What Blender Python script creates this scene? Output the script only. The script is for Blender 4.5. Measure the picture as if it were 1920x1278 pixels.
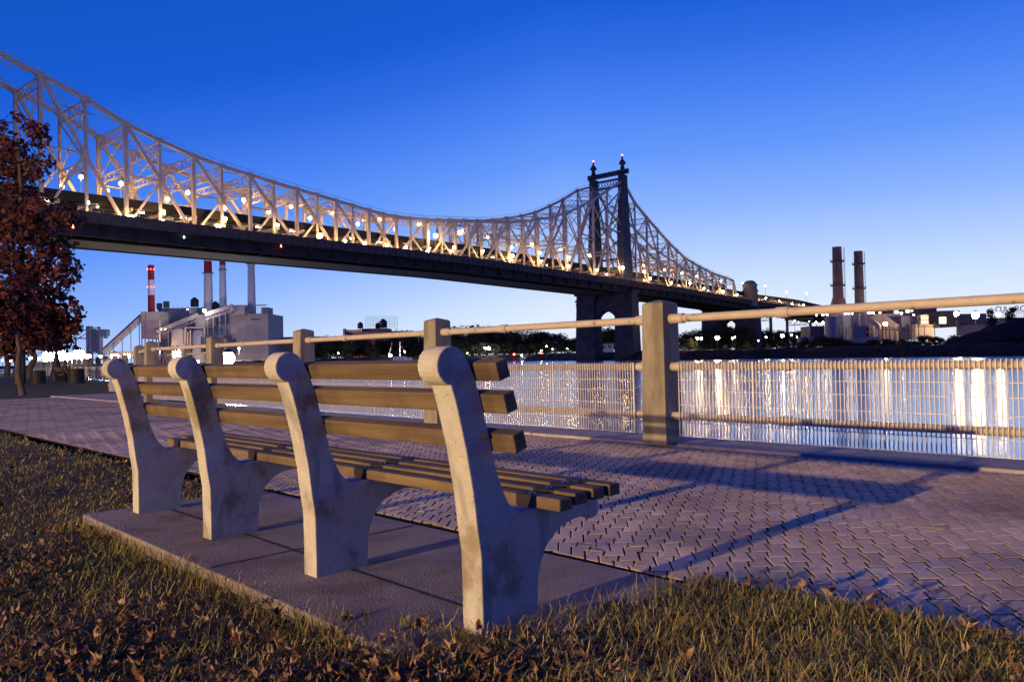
import bpy, bmesh, math, random
from mathutils import Vector, Matrix
R = math.radians
random.seed(7)
for o in list(bpy.data.objects):
    bpy.data.objects.remove(o)
scn = bpy.context.scene
COL = scn.collection

# ------------------------------------------------------------------ camera
FPX, PITCH, ROLL = 1467.7, 0.0198, 0.0206
cam_d = bpy.data.cameras.new('camera'); cam = bpy.data.objects.new('camera', cam_d); COL.objects.link(cam)
cam_d.sensor_width = 36.0; cam_d.lens = FPX / 1920 * 36.0
cam_d.clip_start = 0.05; cam_d.clip_end = 12000
fw = Vector((0, math.cos(PITCH), math.sin(PITCH))); up0 = Vector((0, -math.sin(PITCH), math.cos(PITCH))); rt0 = Vector((1, 0, 0))
rt = rt0 * math.cos(ROLL) - up0 * math.sin(ROLL); up = rt0 * math.sin(ROLL) + up0 * math.cos(ROLL)
m = Matrix((rt, up, -fw)).transposed().to_4x4(); m.translation = Vector((0, 0, 0.8))
cam.matrix_world = m
scn.camera = cam

# ------------------------------------------------------------------ view, world
scn.view_settings.view_transform = 'Standard'; scn.view_settings.look = 'None'
scn.view_settings.exposure = 0.0; scn.view_settings.gamma = 1.0
scn.view_settings.use_curve_mapping = False
w = bpy.data.worlds.new('World'); scn.world = w; w.use_nodes = True
nt = w.node_tree; nt.nodes.clear()
out = nt.nodes.new('ShaderNodeOutputWorld'); bg = nt.nodes.new('ShaderNodeBackground')
tc = nt.nodes.new('ShaderNodeTexCoord'); sep = nt.nodes.new('ShaderNodeSeparateXYZ')
ramp = nt.nodes.new('ShaderNodeValToRGB')
nt.links.new(tc.outputs['Generated'], sep.inputs[0])
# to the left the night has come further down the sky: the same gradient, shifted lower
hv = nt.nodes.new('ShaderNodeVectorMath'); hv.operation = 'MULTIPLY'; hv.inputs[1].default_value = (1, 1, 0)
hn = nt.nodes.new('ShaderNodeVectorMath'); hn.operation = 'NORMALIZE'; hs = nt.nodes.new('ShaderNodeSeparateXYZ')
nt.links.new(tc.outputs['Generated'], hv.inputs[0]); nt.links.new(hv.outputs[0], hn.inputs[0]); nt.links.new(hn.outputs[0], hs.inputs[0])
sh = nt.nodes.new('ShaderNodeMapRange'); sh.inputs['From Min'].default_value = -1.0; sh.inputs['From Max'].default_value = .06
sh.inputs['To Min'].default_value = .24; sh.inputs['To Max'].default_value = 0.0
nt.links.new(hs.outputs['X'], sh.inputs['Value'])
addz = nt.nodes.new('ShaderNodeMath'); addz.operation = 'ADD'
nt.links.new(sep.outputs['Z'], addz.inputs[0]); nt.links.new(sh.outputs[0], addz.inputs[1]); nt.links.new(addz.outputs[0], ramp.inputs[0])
SKY = [(0.0, (.80, .85, .99)), (.05, (.76, .85, 1.0)), (.085, (.62, .77, 1.0)), (.125, (.46, .63, 1.0)), (.18, (.26, .46, 1.0)),
       (.243, (.13, .32, .97)), (.304, (.068, .225, .90)), (.36, (.030, .155, .78)), (.415, (.010, .110, .67)), (.6, (.004, .075, .46)), (1.0, (.003, .050, .33))]
el = ramp.color_ramp.elements
while len(el) < len(SKY): el.new(0.5)
for e_, (p_, c_) in zip(el, SKY): e_.position = p_; e_.color = (*c_, 1)
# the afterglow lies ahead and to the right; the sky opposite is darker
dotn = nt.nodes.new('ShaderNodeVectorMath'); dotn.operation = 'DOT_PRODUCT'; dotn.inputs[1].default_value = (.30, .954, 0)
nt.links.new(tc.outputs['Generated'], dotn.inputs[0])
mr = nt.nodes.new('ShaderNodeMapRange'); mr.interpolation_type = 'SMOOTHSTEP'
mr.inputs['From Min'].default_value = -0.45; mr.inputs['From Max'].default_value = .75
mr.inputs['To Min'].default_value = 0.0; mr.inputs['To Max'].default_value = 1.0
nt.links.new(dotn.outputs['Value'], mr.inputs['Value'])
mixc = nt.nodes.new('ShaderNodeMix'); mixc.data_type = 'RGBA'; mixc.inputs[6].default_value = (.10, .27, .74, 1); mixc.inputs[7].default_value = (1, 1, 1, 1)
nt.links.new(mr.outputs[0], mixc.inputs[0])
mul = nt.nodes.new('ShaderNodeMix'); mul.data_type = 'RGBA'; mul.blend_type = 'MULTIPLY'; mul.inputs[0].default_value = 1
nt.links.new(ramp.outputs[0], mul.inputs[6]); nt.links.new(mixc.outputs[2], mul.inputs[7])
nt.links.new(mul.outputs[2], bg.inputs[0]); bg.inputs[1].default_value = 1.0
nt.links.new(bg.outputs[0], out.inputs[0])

# ------------------------------------------------------------------ frames of reference
TH = 2.3459
U = Vector((math.cos(TH), math.sin(TH), 0)); V = Vector((math.sin(TH), -math.cos(TH), 0)); Z = Vector((0, 0, 1))
B0 = Vector((-.1014, 2.2467, 0))
def SN(s, n, z=0.0): return B0 + U * s + V * n + Z * z
def ray(px, py):
    a, b = px - 960, py - 639
    cr, sr = math.cos(ROLL), math.sin(ROLL)
    u, v = a * cr - b * sr, a * sr + b * cr
    X, Y_, Z_ = u / FPX, 1.0, -v / FPX
    cp, sp = math.cos(PITCH), math.sin(PITCH)
    return Vector((X, Y_ * cp - Z_ * sp, Y_ * sp + Z_ * cp))
def at(px, py, Y):                       # a point at a known distance
    d = ray(px, py); return Vector((0, 0, .8)) + d * (Y / d.y)
BT0 = Vector((59.38, 406.0, 0)); BD = Vector((.654, .7565, 0)).normalized(); BN = Vector((-BD.y, BD.x, 0))
def BR(t, off, z): return BT0 + BD * t + BN * off + Z * z
def br_px(px, py, off):
    d = ray(px, py); P0 = BT0 + BN * off
    c = Vector((0, 0, .8)); k = (P0 - c).dot(BN) / d.dot(BN); P = c + d * k
    return (P - BT0).dot(BD), P.z

# ------------------------------------------------------------------ materials
def new_mat(name):
    mt = bpy.data.materials.new(name); mt.use_nodes = True
    return mt, mt.node_tree, mt.node_tree.nodes['Principled BSDF']
def mat(name, c, rough=.8, var=.25, scale=4.0, bump=0.0, bscale=40.0, metal=0.0, c2=None, stretch=(1, 1, 1), attr=None, spec=.3, detail=6, rot=0):
    mt, t, p = new_mat(name)
    p.inputs['Roughness'].default_value = rough; p.inputs['Metallic'].default_value = metal
    p.inputs['Specular IOR Level'].default_value = spec
    tcn = t.nodes.new('ShaderNodeTexCoord'); mp = t.nodes.new('ShaderNodeMapping'); mp.inputs['Scale'].default_value = stretch
    m0 = t.nodes.new('ShaderNodeMapping'); m0.inputs['Rotation'].default_value = (0, 0, rot)
    t.links.new(tcn.outputs['Object'], m0.inputs[0]); t.links.new(m0.outputs[0], mp.inputs[0])
    nz = t.nodes.new('ShaderNodeTexNoise'); nz.inputs['Scale'].default_value = scale; nz.inputs['Detail'].default_value = detail; nz.inputs['Roughness'].default_value = .65
    t.links.new(mp.outputs[0], nz.inputs['Vector'])
    r = t.nodes.new('ShaderNodeValToRGB')
    lo = tuple(x * (1 - var) for x in c) if c2 is None else c2
    hi = tuple(min(1, x * (1 + var)) for x in c) if c2 is None else c
    r.color_ramp.elements[0].position = .32; r.color_ramp.elements[1].position = .68
    r.color_ramp.elements[0].color = (*lo, 1); r.color_ramp.elements[1].color = (*hi, 1)
    t.links.new(nz.outputs['Fac'], r.inputs[0]); colo = r.outputs[0]
    if attr:
        a = t.nodes.new('ShaderNodeAttribute'); a.attribute_name = attr
        mx = t.nodes.new('ShaderNodeMix'); mx.data_type = 'RGBA'; mx.blend_type = 'MULTIPLY'; mx.inputs[0].default_value = 1
        t.links.new(colo, mx.inputs[6]); t.links.new(a.outputs['Color'], mx.inputs[7]); colo = mx.outputs[2]
    t.links.new(colo, p.inputs['Base Color'])
    if bump:
        n2 = t.nodes.new('ShaderNodeTexNoise'); n2.inputs['Scale'].default_value = bscale; n2.inputs['Detail'].default_value = 8
        t.links.new(mp.outputs[0], n2.inputs['Vector'])
        b = t.nodes.new('ShaderNodeBump'); b.inputs['Strength'].default_value = bump; b.inputs['Distance'].default_value = .006
        t.links.new(n2.outputs['Fac'], b.inputs['Height']); t.links.new(b.outputs[0], p.inputs['Normal'])
    return mt
def speckle(mt, scale, thr, col, mixf=1.0, stretch=(1, 1, 1), kind='VORONOI'):
    """spots of another colour over whatever feeds the base colour"""
    t = mt.node_tree; p = t.nodes['Principled BSDF']
    src = p.inputs['Base Color'].links[0].from_socket
    tcn = t.nodes.new('ShaderNodeTexCoord'); mp = t.nodes.new('ShaderNodeMapping'); mp.inputs['Scale'].default_value = stretch
    t.links.new(tcn.outputs['Object'], mp.inputs[0])
    if kind == 'VORONOI':
        n = t.nodes.new('ShaderNodeTexVoronoi'); n.inputs['Scale'].default_value = scale; o_ = n.outputs['Distance']
    else:
        n = t.nodes.new('ShaderNodeTexNoise'); n.inputs['Scale'].default_value = scale; n.inputs['Detail'].default_value = 7; n.inputs['Roughness'].default_value = .6; o_ = n.outputs['Fac']
    t.links.new(mp.outputs[0], n.inputs['Vector'])
    mrn = t.nodes.new('ShaderNodeMapRange'); mrn.inputs['From Min'].default_value = thr[0]; mrn.inputs['From Max'].default_value = thr[1]
    mrn.inputs['To Min'].default_value = mixf; mrn.inputs['To Max'].default_value = 0
    t.links.new(o_, mrn.inputs['Value'])
    mx = t.nodes.new('ShaderNodeMix'); mx.data_type = 'RGBA'; mx.inputs[7].default_value = (*col, 1)
    t.links.new(mrn.outputs[0], mx.inputs[0]); t.links.new(src, mx.inputs[6]); t.links.new(mx.outputs[2], p.inputs['Base Color'])
    return mt
def emit(name, c, s):
    mt, t, p = new_mat(name)
    p.inputs['Base Color'].default_value = (.02, .02, .02, 1)
    p.inputs['Emission Color'].default_value = (*c, 1); p.inputs['Emission Strength'].default_value = s
    return mt

M = {}
M['conc'] = mat('bench_concrete', (.385, .37, .345), .9, .22, 5, .14, 45)
speckle(M['conc'], 55, (.10, .16), (.12, .115, .11), .85)
speckle(M['conc'], 7, (.40, .34), (.52, .47, .38), .0, kind='N')
speckle(M['conc'], 5, (.38, .46), (.215, .17, .115), .72, kind='N')
speckle(M['conc'], 9, (.36, .47), (.10, .11, .095), .5, kind='N', stretch=(1, 1, .22))
M['wood'] = mat('bench_wood', (.172, .124, .076), .75, .4, 9.0, .7, 26, stretch=(.10, 1.8, 1.8), c2=(.068, .046, .030), rot=-TH)
speckle(M['wood'], 3.2, (.38, .5), (.07, .05, .04), .6, kind='N')
M['bolt'] = mat('bolt_steel', (.35, .34, .33), .35, .2, 20, metal=1.0)
M['paver'] = mat('paver_concrete', (.59, .465, .345), .92, .24, 1.4, .5, 220, attr='tint')
speckle(M['paver'], 260, (.12, .3), (.42, .36, .33), .5)
speckle(M['paver'], .9, (.36, .50), (.19, .15, .13), .5, kind='N')
speckle(M['paver'], 9, (.30, .38), (.14, .11, .10), .55, kind='N')
M['joint'] = mat('paver_joint_dirt', (.035, .028, .024), 1.0, .5, 30, .5, 90)
M['pad'] = mat('pad_concrete', (.225, .195, .205), .95, .22, 3, .9, 120)
speckle(M['pad'], 130, (.10, .30), (.40, .35, .35), .55)
speckle(M['pad'], 2.6, (.36, .46), (.13, .10, .09), .65, kind='N')
M['curb'] = mat('curb_concrete', (.34, .30, .30), .9, .2, 3, .35, 70)
speckle(M['curb'], 4, (.35, .45), (.22, .19, .19), .6, kind='N')
M['post'] = mat('post_concrete', (.235, .212, .17), .92, .25, 5, .35, 55, stretch=(1, 1, .35))
speckle(M['post'], 4, (.38, .50), (.13, .11, .08), .7, kind='N', stretch=(1, 1, .3))
M['rail'] = mat('chipped_rail_paint', (.43, .375, .30), .55, .1, 9, .25, 30)
speckle(M['rail'], 9, (.34, .37), (.17, .12, .10), .9, kind='N')
M['mesh'] = mat('galvanised_mesh', (.55, .52, .50), .55, .15, 30, metal=.15)
M['soil'] = mat('lawn_soil', (.055, .04, .02), 1, .5, 6, .8, 60)
M['lawn'] = mat('far_lawn', (.05, .06, .03), 1, .5, 1.2, .8, 30)
M['grass'] = mat('grass_blades', (.158, .150, .058), .8, .35, 3, attr='tint')
M['leaf'] = mat('dry_leaves', (.21, .14, .085), .8, .3, 30, attr='tint')
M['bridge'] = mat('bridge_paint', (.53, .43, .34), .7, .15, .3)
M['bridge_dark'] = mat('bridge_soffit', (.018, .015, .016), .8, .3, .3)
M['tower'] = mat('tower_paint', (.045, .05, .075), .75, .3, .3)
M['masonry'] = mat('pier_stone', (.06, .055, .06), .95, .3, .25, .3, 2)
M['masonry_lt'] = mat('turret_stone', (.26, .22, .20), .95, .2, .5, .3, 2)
M['heap'] = mat('heap_earth', (.012, .010, .012), 1, .5, .3, .5, 2)
M['riprap'] = mat('riprap_bank', (.022, .016, .015), 1, .6, .4, .8, 1.5)
M['land'] = mat('far_land', (.035, .03, .022), 1, .5, .05)
M['quay'] = mat('quay_wall', (.2, .18, .17), .95, .3, 1, .4, 6)
M['bark'] = mat('bark', (.07, .055, .045), .95, .4, 4, .6, 30, stretch=(1, 1, .3))
M['black'] = mat('black_iron', (.018, .018, .022), .6, .2, 4)
M['maple'] = mat('red_maple_leaves', (.060, .016, .017), .75, .35, .5, attr='tint')
M['greenleaf'] = mat('dark_green_leaves', (.045, .05, .022), .8, .4, .2, attr='tint')
M['plant'] = mat('plant_cladding', (.40, .32, .30), .8, .12, .05)
M['plant_lt'] = mat('pale_cladding', (.52, .41, .33), .8, .08, .05)
M['plant_grey'] = mat('grey_cladding', (.27, .26, .28), .8, .15, .05)
M['plant_dark'] = mat('dark_cladding', (.09, .085, .10), .8, .2, .05)
M['stack'] = mat('stack_concrete', (.58, .55, .54), .85, .12, .03)
M['red'] = mat('red_band', (.34, .02, .025), .7, .1, .1)
M['white'] = mat('white_band', (.72, .70, .70), .7, .08, .1)
M['steel_stack'] = mat('brown_stack', (.20, .135, .115), .7, .15, .1)
M['brick'] = mat('red_brick', (.28, .085, .06), .9, .2, .3)
M['glassd'] = mat('dark_window', (.02, .025, .04), .15, .2, 1, spec=.6)
M['e_warm'] = emit('lamp_warm', (1, .64, .26), 200)
M['fascia'] = mat('fascia_steel', (.085, .058, .052), .8, .3, .4)
M['e_deck'] = emit('added_deck_glow', (1, .66, .38), 75)  # glow of the added boxes that brighten the lower roadway
M['e_warm_far'] = emit('lamp_warm_far', (1, .70, .36), 260)
M['e_plant'] = emit('lamp_plant', (1, .74, .42), 60)
M['e_white'] = emit('lamp_white', (.86, .93, 1), 170)
M['e_cool'] = emit('lamp_cool', (.55, 1, .85), 40)
M['e_red'] = emit('lamp_red', (1, .10, .05), 16)
M['e_pale'] = emit('lit_panel', (1, .80, .50), 1.6)
M['e_window'] = emit('lit_window', (.9, .95, 1), 2.2)

# water: long exposure, smooth, glossy
mt, t, p = new_mat('river_water')
p.inputs['Base Color'].default_value = (.10, .17, .30, 1); p.inputs['Roughness'].default_value = .16; p.inputs['IOR'].default_value = 1.33
gl = t.nodes.new('ShaderNodeBsdfGlossy'); gl.inputs['Color'].default_value = (.93, .95, 1.0, 1)
mxs = t.nodes.new('ShaderNodeMixShader'); lw = t.nodes.new('ShaderNodeLayerWeight'); lw.inputs['Blend'].default_value = .9
tcn = t.nodes.new('ShaderNodeTexCoord'); nz = t.nodes.new('ShaderNodeTexNoise'); nz.inputs['Scale'].default_value = .06; nz.inputs['Detail'].default_value = 3
t.links.new(tcn.outputs['Object'], nz.inputs['Vector'])
rr_ = t.nodes.new('ShaderNodeMapRange'); rr_.inputs['From Min'].default_value = .3; rr_.inputs['From Max'].default_value = .7; rr_.inputs['To Min'].default_value = .15; rr_.inputs['To Max'].default_value = .21
t.links.new(nz.outputs['Fac'], rr_.inputs['Value']); t.links.new(rr_.outputs[0], gl.inputs['Roughness'])
t.links.new(lw.outputs['Fresnel'], mxs.inputs[0]); t.links.new(p.outputs[0], mxs.inputs[1]); t.links.new(gl.outputs[0], mxs.inputs[2])
t.links.new(mxs.outputs[0], t.nodes['Material Output'].inputs[0])
M['water'] = mt

# ------------------------------------------------------------------ mesh helpers
def tag(o, label=None, cat=None, group=None, kind=None):
    if label: o['label'] = label
    if cat: o['category'] = cat
    if group: o['group'] = group
    if kind: o['kind'] = kind
    return o
def thing(name, loc, label, cat, group=None):
    o = bpy.data.objects.new(name, None); COL.objects.link(o); o.empty_display_size = .2
    o.location = loc; o.matrix_world = Matrix.Translation(loc)
    return tag(o, label, cat, group)
def link(name, me, parent=None, origin=None):
    o = bpy.data.objects.new(name, me); COL.objects.link(o)
    if origin is not None: o.location = origin
    if parent:
        o.parent = parent
        org = Vector((0, 0, 0)); q = parent
        while q: org += Vector(q.location); q = q.parent
        if origin is None: o.matrix_parent_inverse = Matrix.Identity(4); o.location = (0, 0, 0)
        me.transform(Matrix.Translation(-org))
    return o
class MB:
    def __init__(s): s.v = []; s.f = []; s.sm = []; s.mi = []; s.cm = 0
    def add(s, vs, fs, smooth=False):
        b = len(s.v); s.v += [tuple(x) for x in vs]; s.f += [tuple(b + i for i in f) for f in fs]; s.sm += [smooth] * len(fs); s.mi += [s.cm] * len(fs); return s
    def frame(s, c, ax, ay, az):         # box from centre and three half axes
        c = Vector(c); vs = [c + ax * i + ay * j + az * k for k in (-1, 1) for j in (-1, 1) for i in (-1, 1)]
        return s.add(vs, [(0, 2, 3, 1), (4, 5, 7, 6), (0, 1, 5, 4), (2, 6, 7, 3), (0, 4, 6, 2), (1, 3, 7, 5)])
    def box(s, lo, hi):
        lo = Vector(lo); hi = Vector(hi); c = (lo + hi) / 2; h = (hi - lo) / 2
        return s.frame(c, Vector((h.x, 0, 0)), Vector((0, h.y, 0)), Vector((0, 0, h.z)))
    def beam(s, p, q, wd, ht, upv=Z):
        p = Vector(p); q = Vector(q); d = (q - p); L = d.length
        if L < 1e-6: return s
        d /= L; sd = d.cross(upv)
        if sd.length < 1e-3: sd = d.cross(Vector((1, 0, 0)))
        sd.normalize(); u2 = sd.cross(d)
        return s.frame((p + q) / 2, d * L / 2, sd * wd / 2, u2 * ht / 2)
    def tube(s, p, q, r0, r1=None, n=12, caps=True):
        p = Vector(p); q = Vector(q); d = (q - p).normalized(); a = d.orthogonal().normalized(); b = d.cross(a); r1 = r0 if r1 is None else r1
        vs = [p + (a * math.cos(2 * math.pi * i / n) + b * math.sin(2 * math.pi * i / n)) * r0 for i in range(n)] + \
             [q + (a * math.cos(2 * math.pi * i / n) + b * math.sin(2 * math.pi * i / n)) * r1 for i in range(n)]
        s.add(vs, [(i, (i + 1) % n, n + (i + 1) % n, n + i) for i in range(n)], True)
        if caps: s.add(vs, [tuple(range(n))[::-1], tuple(range(n, 2 * n))])
        return s
    def lathe(s, c, prof, n=14):
        c = Vector(c); vs = []; k = len(prof)
        for r_, z_ in prof:
            vs += [c + Vector((r_ * math.cos(2 * math.pi * i / n), r_ * math.sin(2 * math.pi * i / n), z_)) for i in range(n)]
        fs = [(j * n + i, j * n + (i + 1) % n, (j + 1) * n + (i + 1) % n, (j + 1) * n + i) for j in range(k - 1) for i in range(n)]
        s.add(vs, fs, True); s.add(vs, [tuple(range(n))[::-1], tuple(range((k - 1) * n, k * n))]); return s
    def ball(s, c, r_, n=10, k=6):
        return s.lathe(c, [(max(.02, math.sin(math.pi * j / k)) * r_, -math.cos(math.pi * j / k) * r_) for j in range(k + 1)], n)
    def prism(s, poly, off):             # polygon (3D points) extruded by a vector
        n = len(poly); vs = [Vector(p) for p in poly] + [Vector(p) + off for p in poly]
        return s.add(vs, [tuple(range(n))[::-1], tuple(range(n, 2 * n))] + [(i, (i + 1) % n, n + (i + 1) % n, n + i) for i in range(n)])
    def mesh(s, name, mats, tint=None):
        me = bpy.data.meshes.new(name); me.from_pydata(s.v, [], s.f)
        for mm in (mats if isinstance(mats, (list, tuple)) else [mats]): me.materials.append(mm)
        me.polygons.foreach_set('use_smooth', s.sm); me.polygons.foreach_set('material_index', s.mi)
        if tint is not None:
            a = me.color_attributes.new('tint', 'FLOAT_COLOR', 'POINT'); a.data.foreach_set('color', [x for c in tint for x in (c[0], c[1], c[2], 1)])
        me.update(); return me
    def build(s, name, mats, parent=None, origin=None, tint=None, bevel=0, fix=True):
        me = s.mesh(name, mats, tint)
        if bevel or fix:
            bm = bmesh.new(); bm.from_mesh(me)
            if bevel:
                bmesh.ops.remove_doubles(bm, verts=bm.verts, dist=1e-5)
                es = [e for e in bm.edges if len(e.link_faces) == 2 and e.calc_face_angle(0) > .5]
                bmesh.ops.bevel(bm, geom=es, offset=bevel, segments=2, profile=.6, affect='EDGES', clamp_overlap=True)
            if fix: bmesh.ops.recalc_face_normals(bm, faces=bm.faces)
            bm.to_mesh(me); bm.free()
        if parent is None and origin is not None: me.transform(Matrix.Translation(-Vector(origin)))
        return link(name, me, parent, None if parent else origin)

# ------------------------------------------------------------------ setting: land and water
from mathutils import noise as mnoise
def nz3(x, y, sc=1.0): return mnoise.noise(Vector((x * sc, y * sc, 1.7)))
mb = MB(); mb.add([(-6000, -6000, -7), (6000, -6000, -7), (6000, 9000, -7), (-6000, 9000, -7)], [(0, 1, 2, 3)])
tag(mb.build('ground', M['land'], fix=False), kind='structure')
mb = MB(); mb.add([(-5000, -3000, -2.4), (5000, -3000, -2.4), (5000, 8000, -2.4), (-5000, 8000, -2.4)], [(0, 1, 2, 3)])
tag(mb.build('water', M['water'], fix=False), kind='structure')
QUAY = [(-60, 4.75), (14.8, 4.85), (18.6, 5.95), (21.6, 5.95), (21.6, 8.9), (100, 22.6), (400, 75)]
isl = [SN(s, n, -.13) for s, n in QUAY] + [SN(400, -400, -.13), SN(-60, -400, -.13)]
mb = MB(); mb.prism(isl, Vector((0, 0, -5)))
tag(mb.build('island_ground', M['lawn']), kind='structure')
SHORE = [(900, -300), (420, 60), (250, 190), (164, 251), (116, 328), (75, 352), (40, 440), (0, 545), (-136, 560), (-330, 740), (-700, 1080), (-1500, 1900), (-3000, 3600)]
def inland(i, d):
    a = Vector((*SHORE[max(0, i - 1)], 0)); b = Vector((*SHORE[min(len(SHORE) - 1, i + 1)], 0)); tt = (b - a).normalized()
    return Vector((*SHORE[i], 0)) + Vector((tt.y, -tt.x, 0)) * d
# dense shoreline: riprap slope and land behind
pts = []
for i in range(len(SHORE) - 1):
    a, b = Vector((*SHORE[i], 0)), Vector((*SHORE[i + 1], 0)); k = max(2, min(40, int((b - a).length / 5)))
    for j in range(k): pts.append(a.lerp(b, j / k))
pts.append(Vector((*SHORE[-1], 0)))
rows = []
for i, p_ in enumerate(pts):
    a = pts[max(0, i - 4)]; b = pts[min(len(pts) - 1, i + 4)]; tt = (b - a).normalized(); nn = Vector((tt.y, -tt.x, 0))
    rr = []
    for d, z_ in ((-1.5, -3.4), (1, -2.2), (3, -.9), (5, .4), (7.5, 1.5), (10, 2.0)):
        j1, j2 = random.uniform(-.7, .7), random.uniform(-.45, .45)
        rr.append(p_ + nn * (d + j1) + Z * (z_ + (j2 if z_ > -3 else 0)))
    rows.append((rr, nn))
mb = MB()
nr = 6; mb.add([q for rr, _ in rows for q in rr], [(i * nr + j, i * nr + j + 1, (i + 1) * nr + j + 1, (i + 1) * nr + j) for i in range(len(rows) - 1) for j in range(nr - 1)])
tag(mb.build('riverbank', M['riprap']), kind='structure')
mb = MB(); vs = []
for rr, nn in rows: vs += [rr[-1], Vector((rr[-1].x + 1500, rr[-1].y + 3500, 2.0))]
mb.add(vs, [(2 * i, 2 * i + 1, 2 * i + 3, 2 * i + 2) for i in range(len(rows) - 1)])
tag(mb.build('far_land', M['land']), kind='structure')

# ------------------------------------------------------------------ promenade of interlocking pavers
PA = Vector((.0687, .2134)); PB = Vector((.117, .1346))
PL = Vector((.0104, .1346)); J1 = Vector((.019, .001)); PS = Vector((.0153, .0765))
def paver_poly(o):                        # o: bottom of the long joint of the left chain
    B = o + PL; C = B + J1; D_ = C + PS; A1 = o + PA; B1 = A1 + PL
    o2 = o + PB; Bp = o2 + PL; Cp = Bp + J1; Dp = Cp + PS
    return [C, D_, A1, B1, Dp, Cp, Bp, o2]
def inset(poly, d):
    n = len(poly); outp = []
    ar = sum(poly[i].x * poly[(i + 1) % n].y - poly[(i + 1) % n].x * poly[i].y for i in range(n)); sg = 1 if ar > 0 else -1
    for i in range(n):
        a, b, c = poly[i - 1], poly[i], poly[(i + 1) % n]
        e1 = (b - a).normalized(); e2 = (c - b).normalized(); n1 = Vector((-e1.y, e1.x)) * sg; n2 = Vector((-e2.y, e2.x)) * sg
        k = 1 + n1.dot(n2)
        outp.append(b + (n1 + n2) * (d / max(k, .5)))
    return outp if sg > 0 else outp[::-1]
U2 = Vector((U.x, U.y)); V2 = Vector((V.x, V.y)); B2 = Vector((B0.x, B0.y))
def clip(poly, lim, sg):
    outp = []; val = lambda q: ((q - B2).dot(V2) - lim) * sg
    for i in range(len(poly)):
        a, b = poly[i - 1], poly[i]; va, vb = val(a), val(b)
        if (va >= 0) != (vb >= 0): outp.append(a.lerp(b, va / (va - vb)))
        if vb >= 0: outp.append(b)
    res = []
    for q in outp:
        if not res or (q - res[-1]).length > .004: res.append(q)
    if len(res) > 2 and (res[0] - res[-1]).length < .004: res.pop()
    return res
def in_prom(s, n): return -3.2 < s < 21.0 and .70 < n < 4.35
o0 = Vector((0.6, 3.2)); mbp = MB(); tint = []
det = PA.x * PB.y - PA.y * PB.x
cells = set()
corners = [SN(s, n) for s in (-3.3, 21.1) for n in (.8, 4.25)]
ii = []; jj = []
for c in corners:
    q = Vector((c.x, c.y)) - o0; ii.append((q.x * PB.y - q.y * PB.x) / det); jj.append((PA.x * q.y - PA.y * q.x) / det)
for i in range(int(min(ii)) - 2, int(max(ii)) + 3):
    for j in range(int(min(jj)) - 2, int(max(jj)) + 3):
        o_ = o0 + PA * i + PB * j; cx = o_ + PB * .5 + PA * .75
        d3 = Vector((cx.x, cx.y, 0)) - B0; s_, n_ = d3.dot(U), d3.dot(V)
        if not in_prom(s_, n_): continue
        far = s_ > 9
        zt = -.001 + random.uniform(-.0009, .0009) + .003 * nz3(cx.x, cx.y, 1.1)
        tx, ty = random.gauss(0, .003), random.gauss(0, .003)
        P = paver_poly(o_); nl = .815 if s_ < -.19 else .862
        if n_ < nl + .25: P = clip(P, nl, 1)
        if n_ > 3.95: P = clip(P, 4.21, -1)
        n8 = len(P)
        if n8 < 3: continue
        if abs(sum(P[k - 1].x * P[k].y - P[k].x * P[k - 1].y for k in range(n8))) < .003: continue
        P1 = inset(P, .0034 + random.uniform(-.0008, .0012))
        def zz(q): return zt + (q.x - cx.x) * tx + (q.y - cx.y) * ty
        if far:
            vs = [(q.x, q.y, zz(q)) for q in P1]; mbp.add(vs, [tuple(range(n8))]); nv = n8
        else:
            P2 = inset(P, .0055)
            vs = [(q.x, q.y, zz(q) - .022) for q in P1] + [(q.x, q.y, zz(q) - .0016) for q in P1] + [(q.x, q.y, zz(q)) for q in P2]
            fs = [(k, (k + 1) % n8, n8 + (k + 1) % n8, n8 + k) for k in range(n8)] + [(n8 + k, n8 + (k + 1) % n8, 2 * n8 + (k + 1) % n8, 2 * n8 + k) for k in range(n8)] + [tuple(range(2 * n8, 3 * n8))]
            mbp.cm = 1; mbp.add(vs, fs[:n8]); mbp.cm = 0
            b_ = len(mbp.v) - 3 * n8; mbp.f += [tuple(b_ + i for i in f) for f in fs[n8:]]; mbp.sm += [False] * (n8 + 1); mbp.mi += [0] * (n8 + 1); nv = 3 * n8
        g = random.gauss(1, .095); r_ = random.gauss(0, .02); tint += [(g + r_, g, g - r_)] * nv
tag(mbp.build('promenade', [M['paver'], M['joint']], tint=tint, fix=False), kind='structure')
mb = MB(); mb.add([SN(-3.2, .83, -.011), SN(21.1, .83, -.011), SN(21.1, 4.3, -.011), SN(-3.2, 4.3, -.011)], [(0, 3, 2, 1)])
tag(mb.build('paver_bed', M['joint'], fix=False), kind='structure')
# quay kerb on which the railing stands, in cast lengths
mb = MB()
for k in range(-12, 6):
    a, b = k * 3.17 + .74, (k + 1) * 3.17 + .73
    if b > 15: b = min(b, 15.0)
    if a >= b: continue
    n0a, n1a = 4.215, 4.76
    mb.prism([SN(a, n0a, -.4), SN(b, n0a, -.4), SN(b, n0a, .022), SN(a, n0a, .022)], V * (n1a - n0a))
mb.prism([SN(15, 4.215, .018), SN(21, 4.215, .018), SN(21.5, 4.215, .018), SN(21.5, 5.9, .018), SN(18.5, 5.9, .018), SN(15, 4.8, .018)], Vector((0, 0, -.5)))
tag(mb.build('quay_kerb', M['curb'], bevel=.008), kind='structure')
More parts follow.
